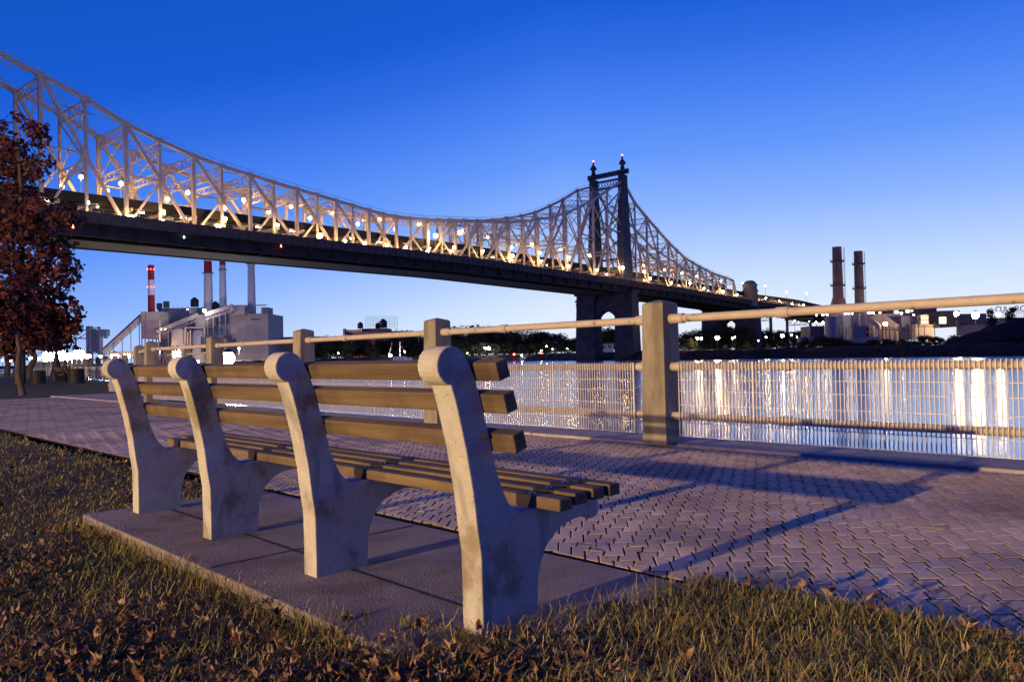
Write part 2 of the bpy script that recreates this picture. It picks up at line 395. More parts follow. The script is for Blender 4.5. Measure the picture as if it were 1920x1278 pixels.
# bench pad
mb = MB(); mb.prism([SN(-.135, -.235, 0), SN(2.98, -.205, 0), SN(2.98, .80, 0), SN(-.135, .835, 0)], Vector((0, 0, -.16)))
pad = mb.build('bench_pad', M['pad'], bevel=.008); tag(pad, kind='structure')
mb = MB(); 
for s_ in (1.36,): mb.beam(SN(s_, -.2, .0015), SN(s_, .79, .0015), .006, .003)
mb.beam(SN(-.12, .14, .0015), SN(2.95, .16, .0015), .004, .003)
tag(mb.build('pad_joint', M['joint']), kind='structure')

# ------------------------------------------------------------------ lawn: soil, grass, leaves
def lawn_z(s, n):
    a = -.075
    a = -.05; k = max(0, min(1, (.75 - s) / .8)); a = a * (1 - k) + (.004) * k
    if n > -.1 and s < .3: a = max(a, .003)
    far = max(0, min(1, (s - 3.2) / 2)); a = a * (1 - far) - .03 * far
    return a + .014 * nz3(s, n, 2.3) + .02 * nz3(s + 9, n, .7)
def lawn_ok(s, n):
    w_ = .05 * nz3(s, n, 5.0)
    if s >= 2.98: return n < .835 + w_ * .8 - (.05)
    if s > .30: return n < -.225 + w_ * .55 + (.17 * max(0, (1.0 - s) / .7) if s < 1.0 else 0)
    if s > -.135: return (n < -.03 + w_) or (n < (.09 - s) * 3.6 + w_ * 2 and n < .80) 
    return n < .93 + w_ + .03 * min(1, -s)
mb = MB(); G = []
ns_, nn_ = 230, 130
def sval(i): return -6 + 27 * (i / ns_) ** 1.0 * 1.0
vs = []
for i in range(ns_ + 1):
    for j in range(nn_ + 1):
        s_ = -4.5 + 25.5 * (i / ns_); n_ = -9 + 9.93 * (j / nn_) ** .6
        zz_ = lawn_z(s_, n_)
        if not lawn_ok(s_, n_ - .02) : zz_ = min(zz_, -.10 if s_ > -.135 else -.03)
        vs.append(SN(s_, n_, zz_))
mb.add(vs, [(i * (nn_ + 1) + j, i * (nn_ + 1) + j + 1, (i + 1) * (nn_ + 1) + j + 1, (i + 1) * (nn_ + 1) + j) for i in range(ns_) for j in range(nn_)], True)
tag(mb.build('lawn', M['soil']), kind='structure')
mb = MB(); mb.prism([SN(-60, .9, -.035), SN(-60, -40, -.035), SN(21, -40, -.035), SN(21, -8.9, -.035), SN(-4.4, -8.9, -.035), SN(-4.4, .9, -.035)], Vector((0, 0, -.09)))
tag(mb.build('park_ground', M['lawn']), kind='structure')

def in_view(P, margin=.05):
    if P.y < 1.2: return False
    return abs(P.x / P.y) < .70 + margin
GREENS = [(1, 1, 1), (1.35, 1.15, .8), (.7, .9, .75), (2.3, 1.75, 1.25), (2.7, 2.0, 1.6), (1.5, 1.1, .8), (.55, .75, .6)]
vsG = []; fsG = []; tG = []
def blade(P, h, wd, ang, lean, c):
    d = Vector((math.cos(ang), math.sin(ang), 0)); sd = Vector((-d.y, d.x, 0)); b = len(vsG)
    p1 = P + Z * (h * .55) + d * (lean * .35 * h); p2 = P + Z * (h * max(.12, 1 - .40 * abs(lean))) + d * (lean * h)
    vsG.extend([P - sd * wd, P + sd * wd, p1 + sd * wd * .75, p1 - sd * wd * .75, p2])
    fsG.extend([(b, b + 1, b + 2, b + 3), (b + 3, b + 2, b + 4)]); tG.extend([c] * 5)
rng = random.Random(3)
def scatter(n, fn):
    k = 0; tries = 0
    while k < n and tries < n * 30:
        tries += 1
        Y_ = 1.5 + (rng.random() ** 2.2) * 17.0; X_ = rng.uniform(-.72, .70) * Y_
        d = Vector((X_, Y_, 0)) - B0; s_, n_ = d.dot(U), d.dot(V)
        if s_ > 20 or not lawn_ok(s_, n_): continue
        fn(s_, n_, Y_); k += 1
def g1(s_, n_, Y_):
    patch = nz3(s_, n_, 1.5) + .6 * nz3(s_ + 5, n_, 4.5)
    dens = .58 + .85 * patch
    edge = (n_ > .6 or (s_ < .4 and n_ > -.2))
    if rng.random() > dens + (.3 if edge else 0): return
    h = rng.uniform(.012, .042) * (1.0 + .35 * patch) * (.8 if Y_ > 5 else 1)
    dry = rng.random() < (.36 - .25 * patch)
    c = rng.choice(GREENS[3:6] if dry else [GREENS[0], GREENS[1], GREENS[2], GREENS[6]])
    gp = max(0, min(1, nz3(s_ - 7, n_, .9) * 1.6 + .35)); c = (c[0] * (1 - .28 * gp), c[1] * (1 + .10 * gp), c[2] * (1 - .1 * gp))
    g = rng.uniform(.7, 1.25)
    wd = rng.uniform(.0009, .0022) * (1 + max(0, Y_ - 2.5) * .22)
    blade(SN(s_, n_, lawn_z(s_, n_) - .004), h * (1 + max(0, Y_ - 4) * .02), wd, rng.uniform(0, 6.28), rng.uniform(.25, 1.35), (c[0] * g, c[1] * g, c[2] * g))
scatter(105000, g1)
# long dry straws lying over one another
def g2(s_, n_, Y_):
    if nz3(s_ + 3, n_, 1.4) + rng.uniform(-.5, .5) < 0: return
    c = rng.choice([(2.6, 2.2, 1.9), (2.0, 1.6, 1.3), (3.2, 2.7, 2.3), (1.4, 1.2, .9)])
    blade(SN(s_, n_, lawn_z(s_, n_) + .012), rng.uniform(.04, .085), rng.uniform(.0006, .0012) * (1 + max(0, Y_ - 2.5) * .2), rng.uniform(0, 6.28), rng.uniform(1.0, 2.2), c)
scatter(15000, g2)
# taller strays along the pad
for k in range(1700):
    s_ = rng.uniform(-.9, 2.95); n_ = (-.25 if s_ > .2 else rng.uniform(-.1, .9)) + rng.gauss(0, .05)
    if not lawn_ok(s_, n_ - .06): continue
    c = rng.choice([(2.4, 1.9, 1.6), (1.9, 1.5, 1.1), (1.2, 1.1, .7), (.9, 1.0, .7)])
    blade(SN(s_, n_, lawn_z(s_, n_)), rng.uniform(.04, .115), rng.uniform(.0007, .0014), rng.uniform(0, 6.28), rng.uniform(.3, 1.5), c)
mb = MB(); mb.v = [tuple(x) for x in vsG]; mb.f = fsG; mb.sm = [False] * len(fsG); mb.mi = [0] * len(fsG)
tag(mb.build('grass', M['grass'], tint=tG, fix=False), 'short autumn grass mixed with dry straw around the bench pad', 'grass', kind='stuff')
mb = MB(); tl = []
for k in range(420):
    s_ = rng.uniform(-2.5, 6); n_ = .9 + 3.3 * rng.random() ** 1.6; P = SN(s_, n_, .004); a = rng.uniform(0, 6.28); L = rng.uniform(.008, .05)
    if P.y < 1.6: continue
    d = Vector((math.cos(a), math.sin(a), 0)) * L; sd = Vector((-d.y, d.x, 0)).normalized() * rng.uniform(.0008, .0022)
    mb.add([P - d - sd, P - d + sd, P + d * .9 + sd + Z * rng.uniform(0, .006), P + d - sd + Z * .002], [(0, 3, 2, 1)]); g = rng.uniform(1, 3.2); tl += [(g, g * .9, g * .85)] * 4
tag(mb.build('paving_litter', M['grass'], tint=tl, fix=False), 'bits of straw and leaf scattered over the pavers', 'litter', kind='stuff')
LEAFS = [(0, 0), (.16, .10), (.34, .36), (.40, .17), (.62, .30), (.70, .12), (1, 0), (.70, -.12), (.62, -.30), (.40, -.17), (.34, -.36), (.16, -.10)]
def leaf_geo(P, size, rz, tilt, curl, roll):
    Mx = Matrix.Translation(P) @ Matrix.Rotation(rz, 4, 'Z') @ Matrix.Rotation(tilt, 4, 'Y') @ Matrix.Rotation(roll, 4, 'X')
    vs = []
    jr = random.Random(int(P.x * 9973 + P.y * 7919)); asp = jr.uniform(.6, 1.15)
    for (x, y) in LEAFS:
        x += jr.gauss(0, .05); y = (y + jr.gauss(0, .05)) * asp; vs.append(Mx @ Vector(((x - .4) * size, y * size, curl * size * (y * y * 2.2 + (x - .45) ** 2 * .9))))
    vs.append(Mx @ Vector((.02 * size, 0, 0)))
    n = len(LEAFS); return vs, [(n, i, (i + 1) % n) for i in range(n)]
LC = [(1, 1, 1), (1.25, 1.1, 1), (.6, .45, .5), (.8, .55, .45), (1.4, 1.3, 1.35), (.45, .36, .4)]
mb = MB(); tl = []
def l1(s_, n_, Y_):
    if nz3(s_, n_, 1.3) + .25 * min(1, max(-1, -n_ - 1)) + rng.uniform(-.4, .4) < .02: return
    v_, f_ = leaf_geo(SN(s_, n_, lawn_z(s_, n_) + rng.uniform(.008, .04)), rng.uniform(.022, .058), rng.uniform(0, 6.28), rng.gauss(0, .6), rng.uniform(.5, 2.4), rng.gauss(0, .7))
    mb.add(v_, f_); c = rng.choice(LC); g = rng.uniform(.6, 1.2); tl.extend([(c[0] * g, c[1] * g, c[2] * g)] * len(v_))
scatter(7500, l1)
tag(mb.build('fallen_leaves', M['leaf'], tint=tl, fix=False), 'brown fallen leaf litter scattered through the lawn', 'leaf litter', kind='stuff')
BIGL = [((790, 1235), .10, 1.2, 'curled tan oak leaf standing in the grass below the near bench support'), ((1290, 1262), .075, .3, 'pale greyish dry leaf near the bottom right grass edge'),
        ((1180, 1265), .08, 2.2, 'brown lobed leaf lying in grass left of the greyish leaf'), ((1130, 1195), .07, 4.0, 'tan leaf beside the foot of the near bench support'),
        ((395, 1088), .06, .7, 'pale broken leaf at the pad edge behind the second support'), ((320, 1033), .035, 2.0, 'small orange red leaf on the left end of the bench pad edge'),
        ((30, 1140), .07, .2, 'pale round dry leaf at the far left of the lawn'), ((115, 1120), .07, 1.9, 'yellowish leaf cluster piece left of the bench on the lawn'),
        ((540, 1225), .05, 3.0, 'small pinkish leaf in grass below the second support'), ((1330, 1112), .06, 5.1, 'tan leaf on the grass mound right of the pad'),
        ((1575, 1225), .07, 3.3, 'reddish pointed leaf in the grass at lower right'), ((235, 1175), .06, 4.4, 'light brown star shaped leaf in the lower left lawn')]
for (px, py), sz, rz, lab in BIGL:
    d = ray(px, py); P = Vector((0, 0, .8)) + d * (-.8 / d.z); dd = P - B0; P.z = lawn_z(dd.dot(U), dd.dot(V)) + .035
    mb = MB(); v_, f_ = leaf_geo(P, sz * .68, rz, -.5, 1.6, .3); mb.add(v_, f_)
    o = mb.build('dry_leaf', M['leaf'], origin=P, tint=[(1.2, 1.05, .95)] * len(v_), fix=False)
    so = o.modifiers.new('thick', 'SOLIDIFY'); so.thickness = .0008
    tag(o, lab, 'leaf', 'larger fallen leaves')

# ------------------------------------------------------------------ bench
bench = thing('park_bench', SN(1.4, .2, 0), 'park bench with four curved concrete supports and brown wooden slats seen from behind', 'bench')
CX, CZ, CR = -.093, .778, .055
prof = [(0.003, -.08), (.003, .09), (.001, .23), (-.012, .312), (-.023, .406), (-.048, .537), (-.082, .672), (-.100, .724)]
a0 = math.atan2(.724 - CZ, -.100 - CX)
for k in range(1, 15):
    a = a0 - k * (4.15 / 14); prof.append((CX + CR * math.cos(a), CZ + CR * math.sin(a)))
prof = [q for q in prof]
prof += [(-.028, .777), (-.012, .747), (.006, .695), (.031, .609), (.046, .556), (.069, .466), (.090, .413), (.115, .367), (.138, .345), (.16, .331), (.34, .338), (.526, .346), (.526, .276),
         (.515, .266), (.485, .262), (.476, .274), (.41, .275), (.355, .264), (.308, .241), (.272, .209), (.249, .168), (.236, .126), (.231, .06), (.229, -.08)]
SP = .9137; TK = .088
for k in range(4):
    mb = MB(); poly = [SN(k * SP, n_, z_) for n_, z_ in prof]; mb.prism(poly, U * TK)
    sp = mb.build('support', M['conc'], bench, bevel=.004)
    if k == 0: sp['label'] = 'nearest concrete support with stained back edge'
    b = MB()
    n_b, z_b = .018, .575
    b.tube(SN(k * SP - .001, n_b, z_b), SN(k * SP - .004, n_b, z_b), .012, n=16); b.tube(SN(k * SP - .004, n_b, z_b), SN(k * SP - .010, n_b, z_b), .006, n=6)
    b.build('bolt', M['bolt'], sp)
k_ = -.293; fd = Vector((k_, 1)).normalized()         # direction up along the leaning front face (n, z)
fn_ = Vector((fd.y, -fd.x))
S0, S1 = -.098, 3 * SP + TK + .11
def wave(s, a): return .0015 * nz3(s * 2, a, 1.3)
for zc, hh, lab in ((.757, .056, None), (.665, .058, None), (.551, .056, None)):
    nb = .046 + (zc - .556) * k_
    mb = MB(); P0_ = Vector((nb, zc)) + fn_ * .002
    cs = [P0_ - fd * hh / 2, P0_ + fd * hh / 2, P0_ + fd * hh / 2 + fn_ * .046, P0_ - fd * hh / 2 + fn_ * .046]
    mb.prism([SN(S0 + .004 * random.random(), q.x, q.y) for q in cs], U * (S1 - S0))
    mb.build('back_slat', M['wood'], bench, bevel=.005)
for i, (n0, n1, zt, e) in enumerate(((.230, .288, .372, 0), (.307, .365, .379, .006), (.384, .442, .385, 0), (.461, .517, .387, -.004))):
    mb = MB(); cs = [(n0, zt - .038), (n1, zt - .038), (n1, zt), (n0, zt)]
    mb.prism([SN(S0 + e, a, b) for a, b in cs], U * (S1 - S0))
    sl = mb.build('seat_slat', M['wood'], bench, bevel=.006)
    for k in range(4):
        b = MB(); b.lathe(SN(k * SP + TK / 2, (n0 + n1) / 2, zt), [(.011, 0), (.010, .003), (.006, .006), (.001, .007)], 10); b.build('bolt', M['bolt'], sl)

# ------------------------------------------------------------------ railing
FTH = 2.3291; FDv = Vector((math.cos(FTH), math.sin(FTH), 0)); FNv = Vector((FDv.y, -FDv.x, 0)); P1 = Vector((1.3047, 6.8779, 0)); FS = 3.1709
fence = thing('waterfront_railing', P1.copy(), 'waterfront railing of concrete posts with cream pipe rails and metal mesh panels behind the bench', 'railing')
chain = [P1 + FDv * FS * k for k in range(-2, 5)] + [SN(18.6, 5.46), SN(20.85, 5.46)]
for i, P in enumerate(chain):
    dv = (chain[min(i + 1, len(chain) - 1)] - chain[max(0, i - 1)]).normalized(); nv = Vector((dv.y, -dv.x, 0))
    if i == len(chain) - 1: continue
    mb = MB()
    def ring(hw, z_): return [P - dv * hw - nv * hw + Z * z_, P + dv * hw - nv * hw + Z * z_, P + dv * hw + nv * hw + Z * z_, P - dv * hw + nv * hw + Z * z_]
    vs = ring(.128, .015) + ring(.124, .10) + ring(.111, 1.228) + ring(.098, 1.242) + [P + Z * 1.272]
    fs = [(3, 2, 1, 0)]
    for l in range(3): fs += [(l * 4 + j, l * 4 + (j + 1) % 4, l * 4 + 4 + (j + 1) % 4, l * 4 + 4 + j) for j in range(4)]
    fs += [(12 + j, 12 + (j + 1) % 4, 16) for j in range(4)]
    mb.add(vs, fs); mb.build('post', M['post'], fence, bevel=.005)
def bay(Pa, Pb, end_post=True, seed=0):
    rr = random.Random(seed)
    dv = (Pb - Pa).normalized(); L = (Pb - Pa).length; nv = Vector((dv.y, -dv.x, 0)); ea = .11; eb = L - (.11 if end_post else 0)
    # rails, each with its collars
    for nm, zc, r_ in (('top_rail', 1.098, .034), ('middle_rail', .684, .030), ('lower_rail', .258, .029)):
        mb = MB(); mb.tube(Pa + dv * ea + Z * zc, Pa + dv * eb + Z * zc, r_, n=20); rl = mb.build(nm, M['rail'], fence)
        for q in ((ea, ea + .14), (eb - .14, eb), (L * .62, L * .62 + .10)):
            c = MB(); c.tube(Pa + dv * q[0] + Z * zc, Pa + dv * q[1] + Z * zc, r_ * 1.28, n=20); c.build('collar', M['rail'], rl)
    mb = MB(); zb, zt = .095, .722; q = ea + .16; off = -nv * .045
    bars = int((eb - .08 - q) / .0302); i = 0
    while i <= bars:
        p_ = Pa + dv * (q + i * .0302) + off; wd = .0060 if i % 33 else .014
        mb.frame(p_ + Z * ((zb + zt) / 2), dv * wd / 2, nv * .0058, Z * (zt - zb) / 2); i += 1
    for zz_ in (.571, .476, .36, .209, .1):
        mb.frame(Pa + dv * (q + bars * .0302 / 2) + off + nv * .001 + Z * zz_, dv * (bars * .0302 / 2 + .006), nv * .0030, Z * .0026)
    for zz_ in (.684, .258):              # wire ties round the rails
        for f in (.08, .42, .74, .93):
            c = Pa + dv * (q + (eb - q) * f) + Z * zz_; pr = None
            for a in range(11):
                th = a * 2 * math.pi / 10; pt = c + dv * (.012 * math.sin(th * .5) + .014 * a / 10) + (nv * math.cos(th) + Z * math.sin(th)) * .036 - nv * .008
                if pr is not None: mb.tube(pr, pt, .0035, n=5, caps=False)
                pr = pt
    mb.build('mesh_panel', M['mesh'], fence, fix=False)
for i in range(len(chain) - 1): bay(chain[i], chain[i + 1], i < len(chain) - 2, i)
# the railing further along the island
ff = thing('far_railing', SN(44, 12.4), 'distant pale railing of posts and mesh along the island edge at far left', 'railing')
fa, fb = SN(21.0, 8.3), SN(100, 22.1); dv = (fb - fa).normalized(); Lf = (fb - fa).length; nv = Vector((dv.y, -dv.x, 0))
k = 0
while k * 3.2 < Lf:
    P = fa + dv * k * 3.2; mb = MB(); mb.frame(P + Z * .6, dv * .12, nv * .12, Z * .62); mb.frame(P + Z * 1.24, dv * .09, nv * .09, Z * .02); mb.build('post', M['post'], ff)
    Q = P + dv * 3.2; m2 = MB()
    for zc in (1.1, .68, .26): m2.tube(P + dv * .12 + Z * zc, Q - dv * .12 + Z * zc, .032, n=8)
    m2.build('rail', M['rail'], ff)
    m3 = MB()
    for i in range(50): m3.frame(P + dv * (.25 + i * .055) - nv * .05 + Z * .41, dv * .012, nv * .008, Z * .31)
    m3.build('mesh_panel', M['mesh'], ff, fix=False); k += 1


# ------------------------------------------------------------------ the cantilever bridge
bridge = thing('cantilever_bridge', BT0.copy(), 'long steel cantilever truss bridge crossing the river on a dark tower and stone piers', 'bridge')
def camber(t):
    pts_ = [(-400, 0), (-120, 0), (0, -2.3), (53, -3.3), (127, -5.8), (160, -7.0), (238, -7.7), (420, -16)]
    for (a, za), (b, zb) in zip(pts_, pts_[1:]):
        if t <= b: return za + (zb - za) * max(0, (t - a)) / (b - a)
    return pts_[-1][1]
W2 = 18.3
NEAR = [(-320, 94), (-307, 90), (-296, 84), (-284.5, 79), (-273.5, 75.4), (-262.6, 71.8), (-252.3, 67.2), (-242.9, 64.4), (-232.9, 61.9), (-224, 60.3), (-214.6, 59.2), (-206.2, 58.1), (-197.7, 57.2), (-189.7, 56.4), (-182.2, 55.6),
        (-175, 54.8), (-167.9, 54.1), (-161.2, 53.5), (-155, 53.3), (-148.1, 53.6), (-139.2, 54.0), (-131.7, 54.7), (-124.1, 55.3), (-116.4, 56.1), (-108.8, 57), (-99.9, 57.8), (-91.5, 58.6), (-81.5, 60.2), (-71.6, 62.2),
        (-60.9, 64.6), (-50.3, 67.6), (-38.8, 72.2), (-27.7, 77), (-15, 83.5), (0, 91)]
def far_z(t, z):
    k = max(0, min(1, (t + 190) / 45)); k2 = max(0, min(1, (-4 - t) / 8))
    return z + 3.0 * k * k2
NR = [(0, 91), (11, 81), (22.7, 74.6), (34, 69), (45.4, 63.4), (55, 59.6), (65, 55.8), (74, 54), (82.7, 52.2), (91, 50.8), (99, 49.5), (108, 48.5), (117, 47.8), (128, 46.6)]
def bz(t): return 38.6 + camber(t)
def truss(off, zf):
    m0 = MB(); bm_ = bridge
    tr = None
    # bottom chord as the truss' own mesh, everything else below it
    nodes = NEAR + NR[1:]
    m0.beam(BR(-320, off, bz(-320)), BR(-120, off, bz(-120)), .9, 1.1)
    m0.beam(BR(-120, off, bz(-120)), BR(0, off, bz(0)), .9, 1.1); m0.beam(BR(0, off, bz(0)), BR(53, off, bz(53)), .9, 1.1); m0.beam(BR(53, off, bz(53)), BR(136, off, bz(136)), .9, 1.1)
    tr = m0.build('truss', M['bridge'], bridge)
    for (ta, za), (tb, zb) in zip(nodes, nodes[1:]):
        m1 = MB(); m1.beam(BR(ta, off, zf(ta, za)), BR(tb, off, zf(tb, zb)), .95, 1.05); m1.tube(BR(ta, off, zf(ta, za) + 1.6), BR(tb, off, zf(tb, zb) + 1.6), .07, n=4, caps=False)
        m1.frame(BR(ta, off, zf(ta, za)), BD * .9, BN * .55, Z * .75)
        m1.tube(BR(ta, off, zf(ta, za)), BR(ta, off, zf(ta, za) + 1.7), .06, n=4)
        m1.build('top_chord', M['bridge'], tr)
    n = len(nodes)
    it = [q[0] for q in nodes].index(0)
    for i, (t_, z_) in enumerate(nodes):
        if t_ == 0: continue
        z_ = zf(t_, z_); main = (i - it) % 2 == 0 if t_ < 0 else (i - it) % 2 == 0
        mp_ = MB(); wd = .95 if main else .72
        mp_.beam(BR(t_, off, bz(t_) - .5), BR(t_, off, z_), wd, wd, BD)
        mp_.frame(BR(t_, off, bz(t_) + .6), BD * .8, BN * .6, Z * .9)
        mp_.build('post', M['bridge'], tr)
    def node(i): t_, z_ = nodes[i]; return t_, zf(t_, z_)
    # Pratt diagonals of the double panels with their sub-struts
    i = it
    while i - 2 >= 0:
        (ta, za), (tm, zm), (tb, zb) = node(i - 2), node(i - 1), node(i)
        dgm = MB()
        if tm < -150: p_, q_ = BR(ta, off, za), BR(tb, off, bz(tb))          # falls towards mid river
        else: p_, q_ = BR(tb, off, zb), BR(ta, off, bz(ta))
        dgm.beam(p_, q_, .85, .7, BN); mid = p_.lerp(q_, .5)
        sb = BR(ta, off, bz(ta)) if tm < -150 else BR(tb, off, bz(tb))
        dgm.beam(mid, sb, .6, .5, BN)
        if (zb - bz(tb)) > 18: dgm.beam(mid, BR(ta if tm < -150 else tb, off, mid.z + .2), .5, .5, BN)
        dgm.frame(mid, BD * .9, BN * .55, Z * 1.1)
        if tb > -95: dgm.beam(BR(ta, off, za - 1), BR(tb, off, bz(tb)), .45, .4, BN); dgm.beam(BR(tm, off, zm), BR(tb, off, (zb + bz(tb)) / 2), .35, .3, BN)
        dgm.build('diagonal', M['bridge'], tr)
        i -= 2
    i = it
    while i + 2 < n:
        (ta, za), (tm, zm), (tb, zb) = node(i), node(i + 1), node(i + 2)
        dgm = MB(); p_, q_ = BR(ta, off, za), BR(tb, off, bz(tb)); mid = p_.lerp(q_, .5)
        dgm.beam(p_, q_, .8, .7, BN); dgm.beam(mid, BR(ta, off, bz(ta)), .6, .5, BN); dgm.beam(BR(ta, off, (za + bz(ta)) / 2), mid, .4, .4, BN); dgm.beam(mid, BR(tb, off, zb), .45, .4, BN)
        dgm.frame(mid, BD * .9, BN * .55, Z * 1.1); dgm.build('diagonal', M['bridge'], tr); i += 2
    e = MB(); e.beam(BR(128, off, zf(128, 46.6)), BR(135, off, bz(135)), .9, .9, BN); e.build('end_post', M['bridge'], tr)
    if True:                                    # inclined lower chord near the tower
        c = MB(); c.beam(BR(0, off, 72), BR(27, off, 59), .8, .8, BN); c.beam(BR(27, off, 59), BR(64, off, 49.5), .8, .8, BN); c.beam(BR(64, off, 49.5), BR(100, off, 44), .8, .8, BN); c.build('lower_strut', M['bridge'], tr)
truss(0, lambda t, z: z); truss(W2, far_z)
def lattice(p0, p1, q0, q1, n, w_):          # X bracing between two parallel members
    mbx = MB()
    for k in range(n):
        a, b = k / n, (k + 1) / n
        mbx.beam(p0.lerp(p1, a), q0.lerp(q1, b), w_, w_, BD); mbx.beam(q0.lerp(q1, a), p0.lerp(p1, b), w_, w_, BD)
    mbx.beam(p0, p1, w_ * 2.2, w_ * 2.2, BD); mbx.beam(q0, q1, w_ * 2.2, w_ * 2.2, BD)
    return mbx
for i, (t_, z_) in enumerate(NEAR + NR[1:]):
    if abs(t_) < 1: continue
    zn, zf_ = z_, far_z(t_, z_)
    dpt = 2.6 if zn - bz(t_) > 20 else 1.6
    mbx = lattice(BR(t_, .4, zn - .3), BR(t_, W2 - .4, zf_ - .3), BR(t_, .4, zn - dpt - .6), BR(t_, W2 - .4, zf_ - dpt - .6), 7, .16)
    zt_ = 53.2 + camber(t_)
    if zn - zt_ > 3.5:                         # sway frame with curved knee braces above the upper roadway
        mbx.beam(BR(t_, .4, zt_), BR(t_, W2 - .4, zt_), .5, .5, BD); mbx.beam(BR(t_, .4, zt_ + 2), BR(t_, W2 - .4, zt_ + 2), .4, .4, BD)
        for k in range(6):
            a, b = .4 + k * 2.92, .4 + (k + 1) * 2.92
            mbx.beam(BR(t_, a, zt_), BR(t_, b, zt_ + 2), .16, .16, BD); mbx.beam(BR(t_, a, zt_ + 2), BR(t_, b, zt_), .16, .16, BD)
        for sd in (0, 1):
            pr = None
            for k in range(6):
                a = k / 5 * math.pi / 2; o_ = .4 + 4.6 * (1 - math.cos(a)); zz_ = zt_ - 4.6 * (1 - math.sin(a)); pt = BR(t_, o_ if not sd else W2 - o_, zz_)
                if pr is not None: mbx.beam(pr, pt, .45, .5, BD)
                pr = pt
        if zn - zt_ > 9:
            mbx.beam(BR(t_, .4, zt_ + 2), BR(t_, W2 - .4, zf_ - 3), .3, .3, BD); mbx.beam(BR(t_, .4, zn - 3), BR(t_, W2 - .4, zt_ + 2), .3, .3, BD)
    mbx.build('cross_frame', M['bridge'], bridge)
# lateral bracing between the two top chords
mbx = MB(); nodes = NEAR + NR[1:]
for (ta, za), (tb, zb) in zip(nodes[::2], nodes[2::2]):
    mbx.beam(BR(ta, .4, za), BR(tb, W2 - .4, far_z(tb, zb)), .22, .22); mbx.beam(BR(ta, W2 - .4, far_z(ta, za)), BR(tb, .4, zb), .22, .22)
mbx.build('top_bracing', M['bridge'], bridge)
# roadways
def strip(o0_, o1_, zlo, zhi, t0=-330, t1=330, step=12.0):
    mbx = MB(); k = int((t1 - t0) / step)
    for i in range(k):
        a, b = t0 + i * step, t0 + (i + 1) * step; ca, cb = camber(a), camber(b)
        vs = [BR(a, o0_, zlo + ca), BR(a, o1_, zlo + ca), BR(a, o1_, zhi + ca), BR(a, o0_, zhi + ca), BR(b, o0_, zlo + cb), BR(b, o1_, zlo + cb), BR(b, o1_, zhi + cb), BR(b, o0_, zhi + cb)]
        mbx.add(vs, [(0, 4, 5, 1), (1, 5, 6, 2), (2, 6, 7, 3), (3, 7, 4, 0)] + ([(0, 1, 2, 3)] if i == 0 else []) + ([(4, 7, 6, 5)] if i == k - 1 else []))
    return mbx
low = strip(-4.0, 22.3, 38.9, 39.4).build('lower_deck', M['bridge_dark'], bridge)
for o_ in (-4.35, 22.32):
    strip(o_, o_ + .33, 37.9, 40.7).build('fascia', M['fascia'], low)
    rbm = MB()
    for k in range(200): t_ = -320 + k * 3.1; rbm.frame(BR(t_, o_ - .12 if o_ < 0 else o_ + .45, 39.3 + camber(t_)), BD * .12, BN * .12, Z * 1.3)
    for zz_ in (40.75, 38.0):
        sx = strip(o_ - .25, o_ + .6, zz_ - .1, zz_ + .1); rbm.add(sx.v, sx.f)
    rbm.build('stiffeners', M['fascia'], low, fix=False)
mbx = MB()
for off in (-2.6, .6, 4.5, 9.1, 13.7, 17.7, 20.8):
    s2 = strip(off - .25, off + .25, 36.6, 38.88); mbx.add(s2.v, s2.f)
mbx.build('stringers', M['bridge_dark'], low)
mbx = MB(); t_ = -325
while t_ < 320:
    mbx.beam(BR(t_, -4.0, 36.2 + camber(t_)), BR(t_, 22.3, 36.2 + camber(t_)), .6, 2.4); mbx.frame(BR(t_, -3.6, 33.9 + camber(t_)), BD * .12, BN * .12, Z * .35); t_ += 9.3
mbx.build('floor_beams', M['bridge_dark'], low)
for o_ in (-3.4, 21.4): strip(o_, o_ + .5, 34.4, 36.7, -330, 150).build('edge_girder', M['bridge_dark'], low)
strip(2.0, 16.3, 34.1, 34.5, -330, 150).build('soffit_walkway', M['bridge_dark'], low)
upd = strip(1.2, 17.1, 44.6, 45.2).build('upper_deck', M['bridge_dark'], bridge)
for o_ in (.86, 17.12): strip(o_, o_ + .3, 44.2, 46.7).build('fascia', M['bridge_dark'], upd)
mbx = MB(); t_ = -325
while t_ < 320:
    mbx.beam(BR(t_, .3, 43.7 + camber(t_)), BR(t_, 18, 43.7 + camber(t_)), .4, 1.0); t_ += 9.3
mbx.build('floor_beams', M['bridge'], upd)
for k in range(48):  # added glowing boxes below the upper deck, put in to brighten the lower roadway
    t_ = -296 + k * 12.4
    for o_ in (4.2, 14.0):
        g = MB(); g.frame(BR(t_, o_, 43.95 + camber(t_)), BD * .8, BN * .2, Z * .10); g.build('added_deck_light', M['e_deck'], upd)
mbx = MB()
for o_ in (-4.2, 22.5):
    for zz_ in (41.2, 41.9):
        t_ = -325
        while t_ < 310: mbx.tube(BR(t_, o_, zz_ + camber(t_)), BR(t_ + 15, o_, zz_ + camber(t_ + 15)), .06, n=4, caps=False); t_ += 15
    t_ = -325
    while t_ < 320: mbx.tube(BR(t_, o_, 40.6 + camber(t_)), BR(t_, o_, 42 + camber(t_)), .06, n=4); t_ += 3.1
mbx.build('guard_rail', M['bridge'], low, fix=False)
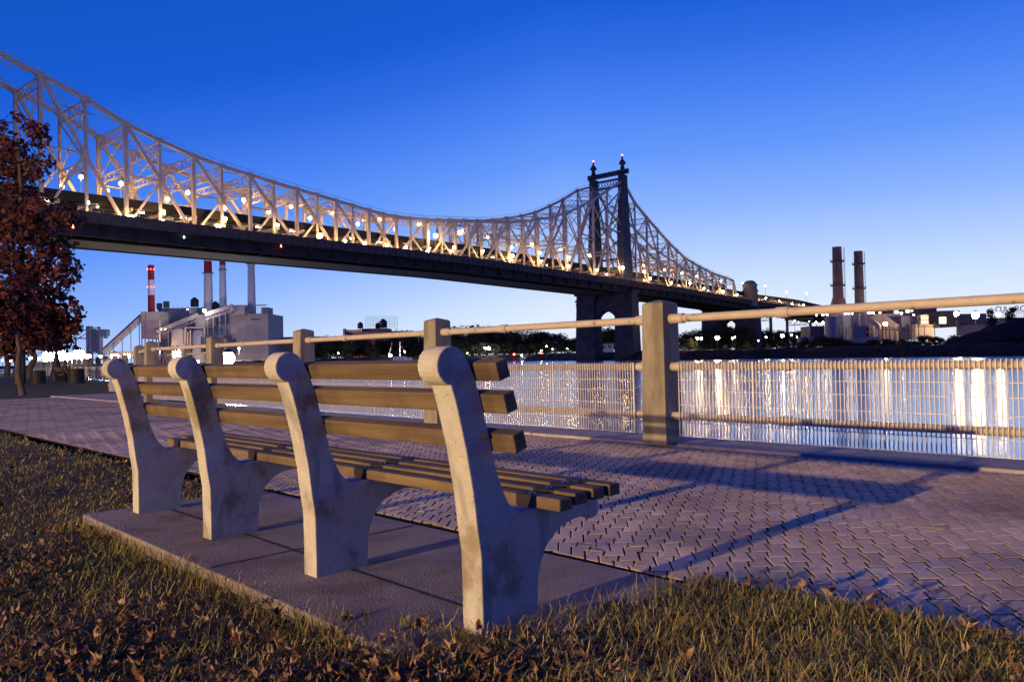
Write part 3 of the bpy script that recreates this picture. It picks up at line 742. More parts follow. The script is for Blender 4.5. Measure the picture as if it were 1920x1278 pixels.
# steel tower
tmb = MB()
for zz_, h_ in ((88.6, .5), (92.4, .5), (50.5, 1.2), (46, .9)): tmb.beam(BR(0, 1, zz_), BR(0, W2 - 1, zz_), 1.0, h_, BD)
for k in range(9):
    a, b = 1 + k * 1.81, 1 + (k + 1) * 1.81
    tmb.beam(BR(-.5, a, 88.6), BR(-.5, b, 92.4), .22, .22, BD); tmb.beam(BR(-.5, a, 92.4), BR(-.5, b, 88.6), .22, .22, BD)
for za, zb in ((50.5, 62), (62, 74), (74, 86)):
    tmb.beam(BR(0, 1.5, za), BR(0, W2 - 1.5, zb), .5, .5, BD); tmb.beam(BR(0, W2 - 1.5, za), BR(0, 1.5, zb), .5, .5, BD)
tmb.beam(BR(0, -3.6, 95.6), BR(0, W2 + 3.6, 95.6), 2.4, 1.0, BD); tmb.beam(BR(0, -3.2, 96.9), BR(0, W2 + 3.2, 96.9), .12, .12, BD)
for o_ in [x * 1.6 - 3.2 for x in range(16)]: tmb.tube(BR(1.1, o_, 96), BR(1.1, o_, 97.4), .07, n=4); tmb.tube(BR(-1.1, o_, 96), BR(-1.1, o_, 97.4), .07, n=4)
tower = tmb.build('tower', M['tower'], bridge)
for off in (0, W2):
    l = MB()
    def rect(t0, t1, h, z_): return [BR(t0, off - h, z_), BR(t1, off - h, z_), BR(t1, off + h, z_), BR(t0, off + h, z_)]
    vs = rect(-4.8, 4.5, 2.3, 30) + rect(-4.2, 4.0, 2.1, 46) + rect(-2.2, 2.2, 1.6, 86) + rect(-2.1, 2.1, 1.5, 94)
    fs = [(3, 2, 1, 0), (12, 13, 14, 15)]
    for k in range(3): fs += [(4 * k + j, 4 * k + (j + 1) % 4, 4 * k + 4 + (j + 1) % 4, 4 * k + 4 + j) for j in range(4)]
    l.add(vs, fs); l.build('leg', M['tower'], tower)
    s_ = MB(); c = BR(0, off, 0)
    s_.frame(c + Z * 95.8, BD * 2.6, BN * 2.2, Z * .55)
    s_.lathe(c, [(1.3, 96.3), (1.05, 97.6), (1.3, 97.9), (.95, 98.3), (.85, 99.2), (1.75, 99.7), (1.85, 100.5), (1.25, 101.0), (1.3, 101.6), (.6, 101.9), (.42, 103.6), (.1, 104.2)], 10)
    for a in range(4):
        th = a * math.pi / 2 + .6; s_.beam(c + Vector((math.cos(th) * .9, math.sin(th) * .9, 99.8)), c + Vector((math.cos(th) * 1.9, math.sin(th) * 1.9, 100.4)), .25, .25)
    fin = s_.build('finial', M['tower'], tower)
    b = MB(); b.ball(c + Z * 104.4, .42); b.build('beacon', M['e_red'], fin)
# masonry piers
def pier(t0, offs, zb, zt, th, arch_z, gap, name_lab, mtl):
    a, b, c, d = offs                           # near shaft a..b, far shaft c..d
    base = MB()
    for o0_, o1_ in ((a, b), (c, d)):
        vs = [BR(t0 + i * (th + e), oo + e * sg, z_) for z_, e in ((zb, .9), (zt - 1, 0)) for i, oo, sg in ((-1, o0_, -1), (1, o0_, -1), (1, o1_, 1), (-1, o1_, 1))]
        base.add(vs, [(3, 2, 1, 0), (4, 5, 6, 7)] + [(j, (j + 1) % 4, 4 + (j + 1) % 4, 4 + j) for j in range(4)])
        for zz_, e in ((zt - 1.0, .9), (zt - 4.4, .6), (zt - 6.4, .35)):
            base.frame(BR(t0, (o0_ + o1_) / 2, zz_), BD * (th + e), BN * ((o1_ - o0_) / 2 + e), Z * .55)
    # wall over the pointed arch
    g0, g1 = b - .05, c + .05; n = 10; mid = (g0 + g1) / 2; hw = (g1 - g0) / 2
    arc = []
    for k in range(n + 1):
        x = -1 + 2 * k / n; zz_ = arch_z + gap * math.sqrt(max(0, 1 - (abs(x)) ** 1.7))
        arc.append((mid + x * hw, zz_))
    poly = [(g0, zt - .9)] + [(o_, z_) for o_, z_ in arc] + [(g1, zt - .9)]
    for k in range(len(arc) - 1):
        (oa, za), (ob, zb_) = arc[k], arc[k + 1]
        base.prism([BR(t0 - th * .8, oa, za), BR(t0 - th * .8, ob, zb_), BR(t0 - th * .8, ob, zt - .9), BR(t0 - th * .8, oa, zt - .9)], BD * th * 1.6)
    return base.build('pier', mtl, bridge)
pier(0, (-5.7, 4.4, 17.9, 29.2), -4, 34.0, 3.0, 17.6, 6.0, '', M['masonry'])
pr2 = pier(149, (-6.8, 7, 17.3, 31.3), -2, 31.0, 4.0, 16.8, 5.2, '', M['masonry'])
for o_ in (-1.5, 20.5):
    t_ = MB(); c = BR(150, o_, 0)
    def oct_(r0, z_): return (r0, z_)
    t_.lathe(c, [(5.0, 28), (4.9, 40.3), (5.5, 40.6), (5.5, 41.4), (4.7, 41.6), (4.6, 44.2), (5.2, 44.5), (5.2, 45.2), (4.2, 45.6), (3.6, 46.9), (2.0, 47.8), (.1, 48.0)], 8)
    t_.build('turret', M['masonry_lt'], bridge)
    wn = MB()
    for th in (-2.2, -1.5, -2.9): wn.frame(c + Vector((math.cos(th) * 4.75, math.sin(th) * 4.75, 42.9)), Vector((-math.sin(th), math.cos(th), 0)) * .5, Vector((math.cos(th), math.sin(th), 0)) * .12, Z * 1.0)
# steel approach bents beyond the anchor pier
for t_ in (186, 262):
    b = MB(); zt_ = 35.5 + camber(t_)
    for o_ in (0, W2): b.beam(BR(t_, o_, 1), BR(t_, o_, zt_), 1.6, 1.6, BD)
    b.beam(BR(t_, -2, zt_ - 1), BR(t_, 20, zt_ - 1), 1.2, 2.2)
    for k in range(4):
        a, c_ = k / 4 * W2, (k + 1) / 4 * W2
        b.beam(BR(t_, a, zt_ - 2), BR(t_, c_, zt_ - 6), .3, .3, BD); b.beam(BR(t_, a, zt_ - 6), BR(t_, c_, zt_ - 2), .3, .3, BD)
    b.beam(BR(t_, 0, zt_ - 6), BR(t_, W2, zt_ - 6), .5, .5, BD); b.build('bent', M['masonry_lt'], bridge)

# lamps along the bridge
LOW = [(185,402),(246,408),(306,397),(305,415),(422,410),(409,425),(520,422),(600,442),(647,452),(684,456),(726,460),(761,464),(802,471),(817,442),(851,464),(905,471),(960,480),(1012,474),(1014,490),(1066,482),(1066,499),
       (1120,506),(1167,502),(1208,509),(1219,522),(1259,530),(1294,531),(1320,541),(1355,547),(1382,552),(1436,559),(1461,564),(1485,569),(1507,572)]
UPP = [(117,349),(152,332),(201,358),(227,344),(314,374),(352,361),(422,390),(457,375),(504,397),(546,387),(581,409),(624,400),(671,420),(712,411),(741,430),(785,421),(862,435),(916,444),(959,464),(997,458),(1052,467),(1106,479),
       (1207,497),(1246,506),(1279,512),(1307,517),(1352,527),(1392,530),(1435,536),(1475,547),(1512,550)]
lampmesh = {}
def bridge_lamp(P, zbase, mtl, r_, lab, grp):
    base = Vector((P.x, P.y, min(zbase, P.z - .6)))
    root = thing('bridge_lamp', base, lab, 'lamp', grp)
    h = P.z - base.z; b = MB(); b.tube(base, base + Z * (h + r_ * .9), .10, n=6); b.lathe(P, [(r_ * .95, r_ * .75), (r_ * .5, r_ * 1.25), (.08, r_ * 1.4)], 8); b.build('pole', M['bridge'], root)
    g = MB(); g.ball(P, r_, 10, 6); g.build('globe', mtl, root)
for px, py in LOW:
    t_, z_ = br_px(px, py, -3.2); z_ = max(z_, 40.6 + camber(t_)); big = (px, py) in ((246,408),(600,442),(817,442),(1167,502),(1355,547),(960,480),(409,425))
    bridge_lamp(BR(t_, -3.2, z_), 39.4 + camber(t_), M['e_warm'], .78 if big else .52, 'warm lamp glowing on a short pole along the lower roadway edge of the bridge', 'lamps along the lower roadway of the bridge')
for px, py in UPP:
    t_, z_ = br_px(px, py, 12.0); z_ = max(z_, 46.2 + camber(t_))
    bridge_lamp(BR(t_, 12.0, z_), 45.2 + camber(t_), M['e_warm'], .55, 'warm lamp glowing among the trusses above the upper roadway of the bridge', 'lamps above the upper roadway of the bridge')
for (px, py, off, mt_, lab) in ((166, 381, -4.6, 'e_cool', 'pale green lamp on the bridge edge beside the red leafed tree'), (345, 447, -3.0, 'e_cool', 'small cyan navigation light on the bridge underside above the red and white stacks'),
                              (137, 426, -4.6, 'e_red', 'small orange red light on the bridge edge just right of the red leafed tree'), (527, 462, -4.6, 'e_red', 'small red navigation light under the bridge right of the smokestacks')):
    t_, z_ = br_px(px, py, off); P = BR(t_, off, z_); mb = MB(); mb.ball(P, .26, 8, 5); mb.beam(P + Z * .25, P + Z * .6, .15, .15)
    tag(mb.build('navigation_light', M[mt_], origin=P), lab, 'light')

# ------------------------------------------------------------------ trees
def crown_mesh(blobs, n, size, rng_, tintf, squash=1.0, up=.4, hole=-.22):
    """leaf clumps: small bent quads scattered through the volume of a set of lobes, denser to the outside"""
    mb = MB(); tl = []
    tot = sum(r_ ** 2 for _, r_ in blobs)
    for c, r_ in blobs:
        k = int(n * r_ ** 2 / tot); g0 = rng_.uniform(.75, 1.25)
        for _ in range(k):
            d = Vector((rng_.gauss(0, 1), rng_.gauss(0, 1), rng_.gauss(0, 1) * squash)).normalized()
            rr_ = r_ * (rng_.random() ** .38) * (1 + .22 * mnoise.noise(d * 2.2 + Vector(c) * .37))
            if mnoise.noise((Vector(c) + d * rr_) * (1.6 / max(r_, .5))) < hole: continue
            P = Vector(c) + d * rr_
            nrm = (d + Vector((rng_.gauss(0, .6), rng_.gauss(0, .6), rng_.gauss(0, .6) + up))).normalized()
            a = nrm.orthogonal().normalized(); a.rotate(Matrix.Rotation(rng_.uniform(0, 6.28), 3, nrm)); b = nrm.cross(a); s_ = size * rng_.uniform(.6, 1.35)
            mb.add([P - a * s_ * .5, P + b * s_ * .34 + nrm * s_ * .1, P + a * s_ * .62, P - b * s_ * .34 + nrm * s_ * .1], [(0, 1, 2, 3)])
            t_ = tintf(P, rng_); t_ = tuple(x * g0 for x in t_); tl += [t_] * 4
    return mb, tl
def trunk_mb(base, top, r0, limbs, rng_):
    mb = MB(); pr = Vector(base); n = 5; rp = r0
    for k in range(1, n + 1):
        q = Vector(base).lerp(Vector(top), k / n) + Vector((rng_.gauss(0, r0 * .5), rng_.gauss(0, r0 * .5), 0)); r_ = r0 * (1 - .75 * k / n)
        mb.tube(pr, q, rp, r_, n=8, caps=False); pr, rp = q, r_
    for a, b, r_ in limbs:
        a = Vector(a); b = Vector(b); mid = a.lerp(b, .5) + Z * (b - a).length * .08
        mb.tube(a, mid, r_, r_ * .65, n=6, caps=False); mb.tube(mid, b, r_ * .65, r_ * .2, n=6, caps=False)
    return mb
def red_t(P, r_):
    k = r_.random()
    return (1.0, 1, 1) if k < .5 else ((1.9, 1.5, .9) if k < .68 else ((.5, .5, .6) if k < .9 else (2.6, 2.6, 1.6)))
def gr_t(P, r_): g = r_.uniform(.6, 1.4); return (g * r_.uniform(.9, 1.3), g, g * .9)
# the big red-leafed tree at the left, on the lawn by the path
def near_tree(name, px, py, Y, lobes, n, leaf, mt, tintf, lab, cat, lean=(0, 0), r0=.2, topz=None, seed=1, grp=None):
    rg = random.Random(seed); base = at(px, py, Y); base.z = -.05
    root = thing(name, base, lab, cat, grp); bl = []
    for lx, ly, lr, dy in lobes:
        c = at(lx, ly, Y + dy); bl.append((c, lr * (Y + dy) / FPX))
    zt_ = topz or max(c.z for c, r_ in bl); top = base + Vector((lean[0], lean[1], zt_ + .05))
    lim = []
    for c, r_ in bl[::2]:
        f = max(.3, min(.92, (c.z - base.z - r_ * .8) / max(.5, (zt_)))); lim.append((base.lerp(top, f), c, r0 * .38))
    trunk_mb(base, top, r0, lim, rg).build('trunk', M['bark'], root, fix=False)
    cm, tl = crown_mesh(bl, n, leaf, rg, tintf, .95, .4, -.04)
    cm.build('crown', M[mt], root, tint=tl, fix=False)
    return root
near_tree('maple_tree', 38, 716, 38, [(20, 262, 52, 0), (68, 250, 30, -1), (88, 300, 16, 0), (30, 330, 48, 1), (72, 318, 22, 0), (10, 400, 62, 0), (78, 395, 42, 0), (122, 405, 26, -1), (150, 412, 14, 0), (40, 470, 68, 0), (100, 470, 46, 1), (132, 520, 20, 0), (20, 540, 66, -2),
      (85, 550, 54, 0), (128, 580, 30, 0), (100, 510, 50, -1), (50, 625, 46, -1), (90, 630, 34, 0), (20, 640, 40, 0), (130, 610, 26, 0), (-40, 330, 90, 2), (-60, 480, 110, 2), (60, 600, 50, 1), (110, 605, 38, 1), (120, 640, 24, 2), (10, 610, 60, 0), (-60, 600, 70, 0)], 27000, .25, 'maple', red_t,
      'big red and brown leafed tree towering at the left edge beside the bridge', 'tree', r0=.24, seed=4)
near_tree('young_tree', 43, 738, 23.0, [(20, 590, 34, 0), (-10, 610, 40, 0), (48, 575, 26, .3), (5, 560, 34, 0)], 2600, .17, 'maple', lambda P, r_: tuple(x * 1.25 for x in red_t(P, r_)),
      'slim leaning young tree with a thin trunk, nearest of the trees at left', 'tree', lean=(-.55, .1), r0=.10, topz=3.4, seed=9)
for i, (px, py, Y, lobes, lab) in enumerate(((13, 704, 72, [(13, 600, 46, 0), (-20, 585, 50, 0), (30, 622, 30, 0)], 'dark tree with straight trunk furthest left behind the young tree'),
        (28, 706, 64, [(32, 610, 36, 0), (50, 590, 34, 0)], 'dark slender tree between the leftmost trunk and the young tree'),
        (54, 708, 56, [(66, 622, 36, 0), (88, 612, 34, 0), (102, 632, 28, 0)], 'dark tree behind the low trash bins at left'))):
    near_tree('park_tree', px, py, Y, lobes, 1800, .42, 'maple', lambda P, r_: tuple(x * .7 for x in red_t(P, r_)), lab, 'tree', r0=.26, seed=20 + i, grp='park trees at the left')
# far trees: a few meshes, each copied with its crown and trunk
def proto_tree(seed, shape):
    rg = random.Random(seed); bl = []
    for k in range(12 if shape != 'poplar' else 6):
        if shape == 'poplar': bl.append((Vector((rg.gauss(0, .4), rg.gauss(0, .4), 2.5 + k * 1.7)), 1.7 - abs(k - 2.2) * .18))
        else:
            th = rg.uniform(0, 6.28); rr_ = rg.uniform(.5, 3.6); bl.append((Vector((math.cos(th) * rr_, math.sin(th) * rr_, rg.uniform(2.2, 9.6) - rr_ * .35)), rg.uniform(1.8, 3.2)))
    cm, tl = crown_mesh(bl, 2300 if shape != 'poplar' else 900, .75, rg, gr_t, .9)
    ct = cm.mesh('crown', M['greenleaf'], tl)
    tm = trunk_mb((0, 0, -.3), (0, 0, 8 if shape != 'poplar' else 10), .35, [((0, 0, 3.5), tuple(c), .16) for c, r_ in bl[:5]], rg).mesh('trunk', M['bark'])
    return ct, tm
PT = [proto_tree(s_, 'round') for s_ in (31, 32, 33, 34)] + [proto_tree(40, 'poplar')]
def far_tree(px, ytop, Y, var, lab, grp, zb=2.0, wide=1.0):
    top = at(px, ytop, Y); h = max(2.5, top.z - zb); sc = h / (11.6 if var < 4 else 13.0)
    base = Vector((top.x, Y, zb)); root = thing('tree', base, lab, 'tree', grp)
    for nm, me in (('crown', PT[var][0]), ('trunk', PT[var][1])):
        o = bpy.data.objects.new(nm, me); COL.objects.link(o); o.parent = root; o.scale = (sc * wide, sc * wide, sc); o.rotation_euler = (0, 0, (px * 1.7) % 6.28)
rt_ = random.Random(12); x = 575
while x < 795:
    top = 634 - 14 * rt_.random() * (1 if 585 < x < 640 or x > 730 else .35) - (6 if x in range(585, 640) or x > 735 else 0)
    far_tree(x, top, rt_.uniform(600, 680), rt_.randrange(4), 'dark green tree in the row on the far bank below the red brick building', 'far bank trees below the brick building', wide=1.3); x += rt_.uniform(11, 19)
for (px, yt, lab) in ((650, 640, 'grey green lit tree on the far bank, left of the white boat'), (700, 646, 'rounded yellow green lit tree just left of the white boat')):
    far_tree(px, yt, 578, 1, lab, 'lit trees by the boat', wide=1.5)
x = 852
while x < 1100:
    top = 604 + 5 * rt_.random() if x < 930 else 610 + 8 * rt_.random() + max(0, (x - 990) * .16)
    far_tree(x, top, rt_.uniform(575, 640), rt_.randrange(4), 'dark tree on the far bank between the railing post and the bridge pier', 'far bank trees left of the bridge pier', wide=1.25); x += rt_.uniform(12, 20)
x = 870
while x < 1100:
    far_tree(x, 634 + 10 * rt_.random(), 560, rt_.randrange(4), 'low dark tree at the water edge left of the bridge pier', 'waterside trees left of the bridge pier', wide=1.4); x += rt_.uniform(16, 26)
for x in (1128, 1142, 1155): far_tree(x, 610, 560, x % 4, 'dark tree seen through the pointed arch of the bridge pier', 'trees seen through the pier arch', wide=1.3)
x = 1284
while x < 1420:
    far_tree(x, 606 + 16 * rt_.random() if x < 1330 else 604 + 10 * rt_.random(), rt_.uniform(470, 560), rt_.randrange(4), 'olive brown tree on the far bank behind the stone pier with the turret', 'trees behind the turret pier', wide=1.3); x += rt_.uniform(11, 18)
x = 1425
while x < 1525:
    far_tree(x, 608 + 10 * rt_.random(), rt_.uniform(520, 600), rt_.randrange(4), 'olive tree beneath the approach spans of the bridge', 'trees beneath the bridge approach', wide=1.3); x += rt_.uniform(12, 20)
for x, y in ((1292, 632), (1400, 640), (1300, 640), (1440, 646), (1360, 645)): far_tree(x, y, 385, x % 4, 'small dark shrubby tree near the river bank below the turret pier', 'shrubs below the turret pier', wide=1.6)
rb = random.Random(77)
for k in range(46):                           # scrub on the bank at the right
    px = 1500 + k * 9.3; Y = 352 - (px - 1480) * .19
    far_tree(px, 634 + rb.uniform(-8, 8) - max(0, px - 1700) * .03, Y, rb.randrange(4), 'bare brown scrub on the dark bank in front of the industrial plant', 'scrub on the right bank', wide=rb.uniform(1.2, 1.9), zb=1.2)
far_tree(1860, 573, 305, 4, 'left one of two narrow columnar trees by the red letters', 'columnar trees'); far_tree(1894, 571, 300, 4, 'right one of two narrow columnar trees by the red letters', 'columnar trees', wide=1.2)

# ------------------------------------------------------------------ lamps on poles
def pole_lamp(px, py, Y, r_, mtl, lab, grp=None, zb=2.0, light=0, col=(1, .7, .4)):
    P = at(px, py, Y); base = Vector((P.x, P.y, min(zb, P.z - 1)))
    root = thing('pole_lamp', base, lab, 'lamp', grp)
    b = MB(); b.tube(base, P - Z * r_ * .8, .10, n=6); b.lathe(P, [(r_ * .9, r_ * .8), (r_ * .5, r_ * 1.2), (.05, r_ * 1.4)], 8); b.build('pole', M['black'], root)
    g = MB(); g.ball(P, r_, 12, 8); g.build('globe', M[mtl], root)
    if light:
        ld = bpy.data.lights.new('lamp_light', 'POINT'); ld.energy = light; ld.color = col; ld.shadow_soft_size = r_
        lo = bpy.data.objects.new('lamp_light', ld); COL.objects.link(lo); lo.parent = root; lo.location = P - base + Vector((0, -r_ * 1.5, -r_ * .8))
    return root
pole_lamp(427, 671, 420, 3.6, 'e_white', 'brilliant white floodlight between the second and third bench supports', zb=-2)
pole_lamp(331, 664, 430, 2.2, 'e_warm_far', 'large warm lamp above the second bench support, lower of a pair', 'warm lamps above the second support', zb=-2)
pole_lamp(333, 653, 470, 1.4, 'e_warm_far', 'smaller warm lamp directly above the larger one over the second bench support', 'warm lamps above the second support', zb=-2)
pole_lamp(371, 678, 300, .5, 'e_warm_far', 'small warm lamp low over the water between second support and floodlight', zb=-2)
pole_lamp(215, 667, 260, 1.2, 'e_warm_far', 'warm lamp just above the farthest bench support, left of two', 'warm lamps above the farthest support', zb=-2)
pole_lamp(238, 667, 262, 1.0, 'e_warm_far', 'warm lamp just above the farthest bench support, right of two', 'warm lamps above the farthest support', zb=-2)
pole_lamp(200, 676, 220, .5, 'e_white', 'white lamp touching the left side of the farthest bench support', zb=-2)
for (px, py, r_, m_) in ((90, 667, .75, 'e_white'), (98, 668, .75, 'e_white'), (118, 666, .9, 'e_white'), (126, 669, .75, 'e_white'), (148, 664, .8, 'e_white'), (156, 669, .6, 'e_white'), (134, 675, .4, 'e_white'), (108, 677, .35, 'e_white'), (86, 675, .35, 'e_white')):
    pole_lamp(px, py, 150, r_ * 1.25, m_, 'glaring white worksite floodlight in the cluster beside the left trees', 'white floodlights at the left worksite', zb=-2)
for (px, py, r_) in ((167, 668, .6), (57, 671, .35), (73, 672, .4), (83, 670, .35), (66, 677, .3), (45, 678, .3), (20, 676, .25), (5, 675, .25), (34, 677, .25)):
    pole_lamp(px, py, 240, r_, 'e_warm_far', 'warm lamp in the low row of lights behind the left tree trunks', 'warm lamps behind the left tree trunks', zb=-2)
pole_lamp(188, 668, 240, .42, 'e_cool', 'single green lamp right of the white floodlight cluster', zb=-2)
for (px, py, m_, r_) in ((121, 692, 'e_white', .22), (150, 691, 'e_cool', .34), (163, 691, 'e_white', .2), (188, 691, 'e_white', .2)):
    pole_lamp(px, py, 70, r_ * .45, m_, 'small pale path light in front of the far left railing', 'path lights by the far railing', zb=-.1)
for (px, py, r_) in ((1793, 588, .85), (1829, 591, 1.25), (1872, 589, .75)):
    pole_lamp(px, py, 345, r_ * 1.19, 'e_warm_far', {1793: 'leftmost of three glaring lamps below the right railing pipe', 1829: 'biggest and middle one of three glaring lamps below the right railing pipe', 1872: 'rightmost of three glaring lamps below the right railing pipe'}[px], 'glaring lamps at the right')
pole_lamp(1345, 633, 375, .95, 'e_warm_far', 'bright warm street lamp on the bank in front of the turret pier')
for (px, py, r_) in ((1307, 634, .45), (1315, 634, .5), (1373, 634, .32), (1378, 632, .28), (1436, 632, .3), (1484, 628, .4), (1507, 624, .5), (1495, 632, .2), (1422, 638, .25)):
    pole_lamp(px, py, 380, r_, 'e_warm_far', 'small warm lamp among the trees under the bridge approach', 'small lamps under the bridge approach')
pole_lamp(1467, 629, 420, .8, 'e_white', 'greenish white lamp on the ground beneath the bridge approach', col=(.9, 1, .8))
for (px, py, r_) in ((1531, 590.5, .42), (1543, 590, .45), (1551, 589, .5), (1585, 588, .4), (1591, 587.5, .36), (1598, 587.5, .36), (1627, 587, .4), (1632, 586.5, .34), (1638, 586.5, .34), (1650, 586, .36), (1690, 587, .5), (1543, 604, .42), (1530, 604, .35), (1517, 602, .2), (1490, 601, .25), (1713, 590, .3)):
    pole_lamp(px, py, 372, r_, 'e_plant', 'small bright plant lamp in the row just under the right railing pipe', 'plant lamps under the right railing pipe')
pole_lamp(1660, 607, 352, .9, 'e_plant', 'bright lamp against the lit sheds of the industrial plant')
pole_lamp(910, 652, 548, .8, 'e_white', 'left of two white floodlights on the far bank above the near bench slats', 'white floodlights on the far bank', col=(.9, .95, 1)); pole_lamp(917, 653, 548, .9, 'e_white', 'right of two white floodlights on the far bank above the near bench slats', 'white floodlights on the far bank')
pole_lamp(732, 666, 552, 1.0, 'e_white', 'white floodlight beside the moored boat', col=(1, .97, .85)); pole_lamp(759, 659, 552, .5, 'e_warm_far', 'small lamp on the right of the lit mast above the moored boat')
pole_lamp(634, 662, 556, .4, 'e_white', 'small white lamp among the dark trees left of the boat')
for px, py, m_, r_ in ((964 + 0, 664, 'e_red', .7), (1015, 663, 'e_red', .8), (978, 666, 'e_white', .45), (876, 662, 'e_warm_far', .3), (1025, 649, 'e_warm_far', .25), (1015, 657, 'e_warm_far', .35), (1036, 654, 'e_white', .22), (1063, 653, 'e_white', .3)):
    pole_lamp(px, py, 540, r_, m_, 'low coloured light on the far bank between the bench and the bridge pier', 'low lights left of the bridge pier')

# ------------------------------------------------------------------ power station beyond the bridge
def block(mb, x0, y0, x1, y1, Y, dep, zb=None):
    a = at(x0, y0, Y); b = at(x1, y1, Y); zl = b.z if zb is None else zb
    mb.box((a.x, Y, zl), (b.x, Y + dep, (a.z + at(x1, y0, Y).z) / 2)); return mb
YP = 900
ps = thing('power_station', at(400, 676, YP), 'grey beige power station of stepped blocks with tanks and sloping conveyors', 'power station')
mb = MB(); block(mb, 431, 588, 503, 640, YP, 60, 2); hall = mb.build('boiler_hall', M['plant'], ps)
mb = MB(); block(mb, 470, 597.5, 488, 599.5, YP - .6, .5); block(mb, 458, 577, 466, 583, YP - 8, .5)
mb.build('louvre', M['plant_dark'], hall)
mb = MB(); block(mb, 490, 576, 502, 590, YP + 4, 20); 
for k in range(9): a = at(462 + k * 4.4, 576, YP + 2); mb.beam(a, a - Z * 8, .35, .35)
mb.beam(at(462, 575, YP + 2), at(498, 573, YP + 2), .5, .4); mb.beam(at(480, 572, YP + 2), at(500, 571, YP + 2), 4, .6); mb.build('roof_gantry', M['plant_grey'], hall)
mb = MB(); block(mb, 436, 571.5, 459, 590, YP - 12, 40); block(mb, 402, 580, 431, 640, YP + 3, 60, 2); mb.build('annex', M['plant'], ps)
mb = MB(); block(mb, 403, 585, 427, 608, YP - .5, 3); mb.build('blue_panel', mat('blue_cladding', (.10, .13, .26), .6, .15, .08), ps)
mb = MB(); block(mb, 368, 590, 402, 613, YP - 6, 40); mb.build('pale_block', M['plant'], ps)
mb = MB(); block(mb, 368, 613, 431, 650, YP, 50, 2); block(mb, 296, 577, 402, 640, YP + 30, 60, 2); mb.build('rear_block', M['plant_grey'], ps)
mb = MB(); block(mb, 298, 588, 318, 605, YP + 28, 1.5); mb.build('lit_bay', mat('pale_blue_cladding', (.5, .58, .66), .7, .1, .1), ps)
mb = MB(); block(mb, 264, 584, 273.5, 634.5, YP - 20, 22); block(mb, 273.5, 584, 299, 634.5, YP - 21, 24); mb.build('transfer_tower', M['plant_lt'], ps)
mb = MB()
for px in (266, 272, 279, 286, 293, 298): a = at(px, 634, YP - 15); mb.beam(a, Vector((a.x, a.y, 2)), .8, .8)
mb.build('tower_leg', M['plant_dark'], ps)
mb = MB()
def conveyor(mb, p, q, w_):
    mb.beam(p, q, w_, w_ * 1.1); n = 14; d = (q - p)
    for k in range(n): mb.beam(p + d * (k / n) - Z * w_ * .6, p + d * ((k + .5) / n) - Z * w_ * 1.5, .5, .5); mb.beam(p + d * ((k + .5) / n) - Z * w_ * 1.5, p + d * ((k + 1) / n) - Z * w_ * .6, .5, .5)
    mb.beam(p - Z * w_ * 1.5, q - Z * w_ * 1.5, .6, .6)
    for k in range(1, n, 3): a = p + d * (k / n); mb.beam(a - Z * w_, Vector((a.x, a.y, 0)), .7, .7)
conveyor(mb, at(190, 662, YP - 60), at(266, 592, YP - 12), 4.2); mb.build('conveyor', M['plant'], ps)
mb = MB(); conveyor(mb, at(292, 622, YP - 30), at(372, 590, YP - 5), 4.0); mb.build('conveyor', M['plant'], ps)
mb = MB(); conveyor(mb, at(385, 590, YP - 20), at(437, 573, YP - 14), 4.0); mb.build('conveyor', M['plant'], ps)
for (x0, x1, y0, y1, m_) in ((322, 348, 619, 645, 'plant_lt'), (361, 385, 621, 646, 'plant_grey')):
    a = at(x0, y0, YP - 70); b = at(x1, y1, YP - 70); r_ = (b.x - a.x) / 2; c = Vector(((a.x + b.x) / 2, YP - 70, 0)); t_ = MB(); t_.lathe(c, [(r_, -2), (r_, a.z), (r_ * .3, a.z + 2)], 24); t_.build('tank', M[m_], ps)
mb = MB()
for p_, q_ in (((345, 614), (385, 614)), ((347, 614), (347, 645)), ((383, 614), (383, 645)), ((352, 622), (352, 650)), ((300, 600), (300, 640)), ((357, 618), (357, 650))): mb = MB(); mb.beam(at(*p_, YP - 75), at(*q_, YP - 75), 1.1, 1.1); mb.build('pipe', M['plant_lt'], ps)
mb = MB(); block(mb, 386, 634, 425, 660, YP - 90, 30); block(mb, 391, 629, 418, 634, YP - 88, 25); mb.build('dark_shed', M['plant_dark'], ps)
mb = MB(); block(mb, 430, 632, 600, 650, YP + 50, 40, 2); mb.build('long_shed', M['plant_dark'], ps)
for (px, py, r_) in ((365, 568, 4.6), (404, 574.5, 4.2), (299, 574, 2.4), (312, 571, 2.6)):
    c = at(px, py, YP + 20); t_ = MB(); k = r_
    if r_ > 4:
        t_.lathe(c, [(k, -k * .9), (k, k * .8), (k * .2, k * 1.5)], 12)
        for a in range(4): th = a * math.pi / 2; t_.beam(c + Vector((math.cos(th) * k * .7, math.sin(th) * k * .7, -k * .9)), c + Vector((math.cos(th) * k * .7, math.sin(th) * k * .7, -k * 2.1)), .5, .5)
        t_.build('water_tank', M['black'], ps)
    else: t_.frame(c, Vector((k, 0, 0)), Vector((0, k, 0)), Z * k * 1.5); t_.build('vent_stack', M['plant_dark'], ps)
mb = MB(); block(mb, 354, 577, 369, 590, YP - 2, 10); mb.build('roof_house', M['plant_dark'], ps)
mb = MB()
for px in (325, 333, 341, 352, 380): a = at(px, 572, YP + 20); mb.beam(a, a - Z * 6, .3, .3)
mb.build('aerial', M['plant_dark'], ps)
pole_lamp(383, 582, YP - 30, 1.7, 'e_white', 'white flood lamp on the power station roof at the foot of the tall left stack', zb=55)
pole_lamp(352, 580, YP - 8, .5, 'e_white', 'small white lamp on the power station roof near the black water tank', zb=55)
for px, py in ((302, 617), (310, 617)): pole_lamp(px, py, YP - 40, .5, 'e_warm_far', 'pale lamp on the lower power station conveyor', 'lamps on the lower conveyor')
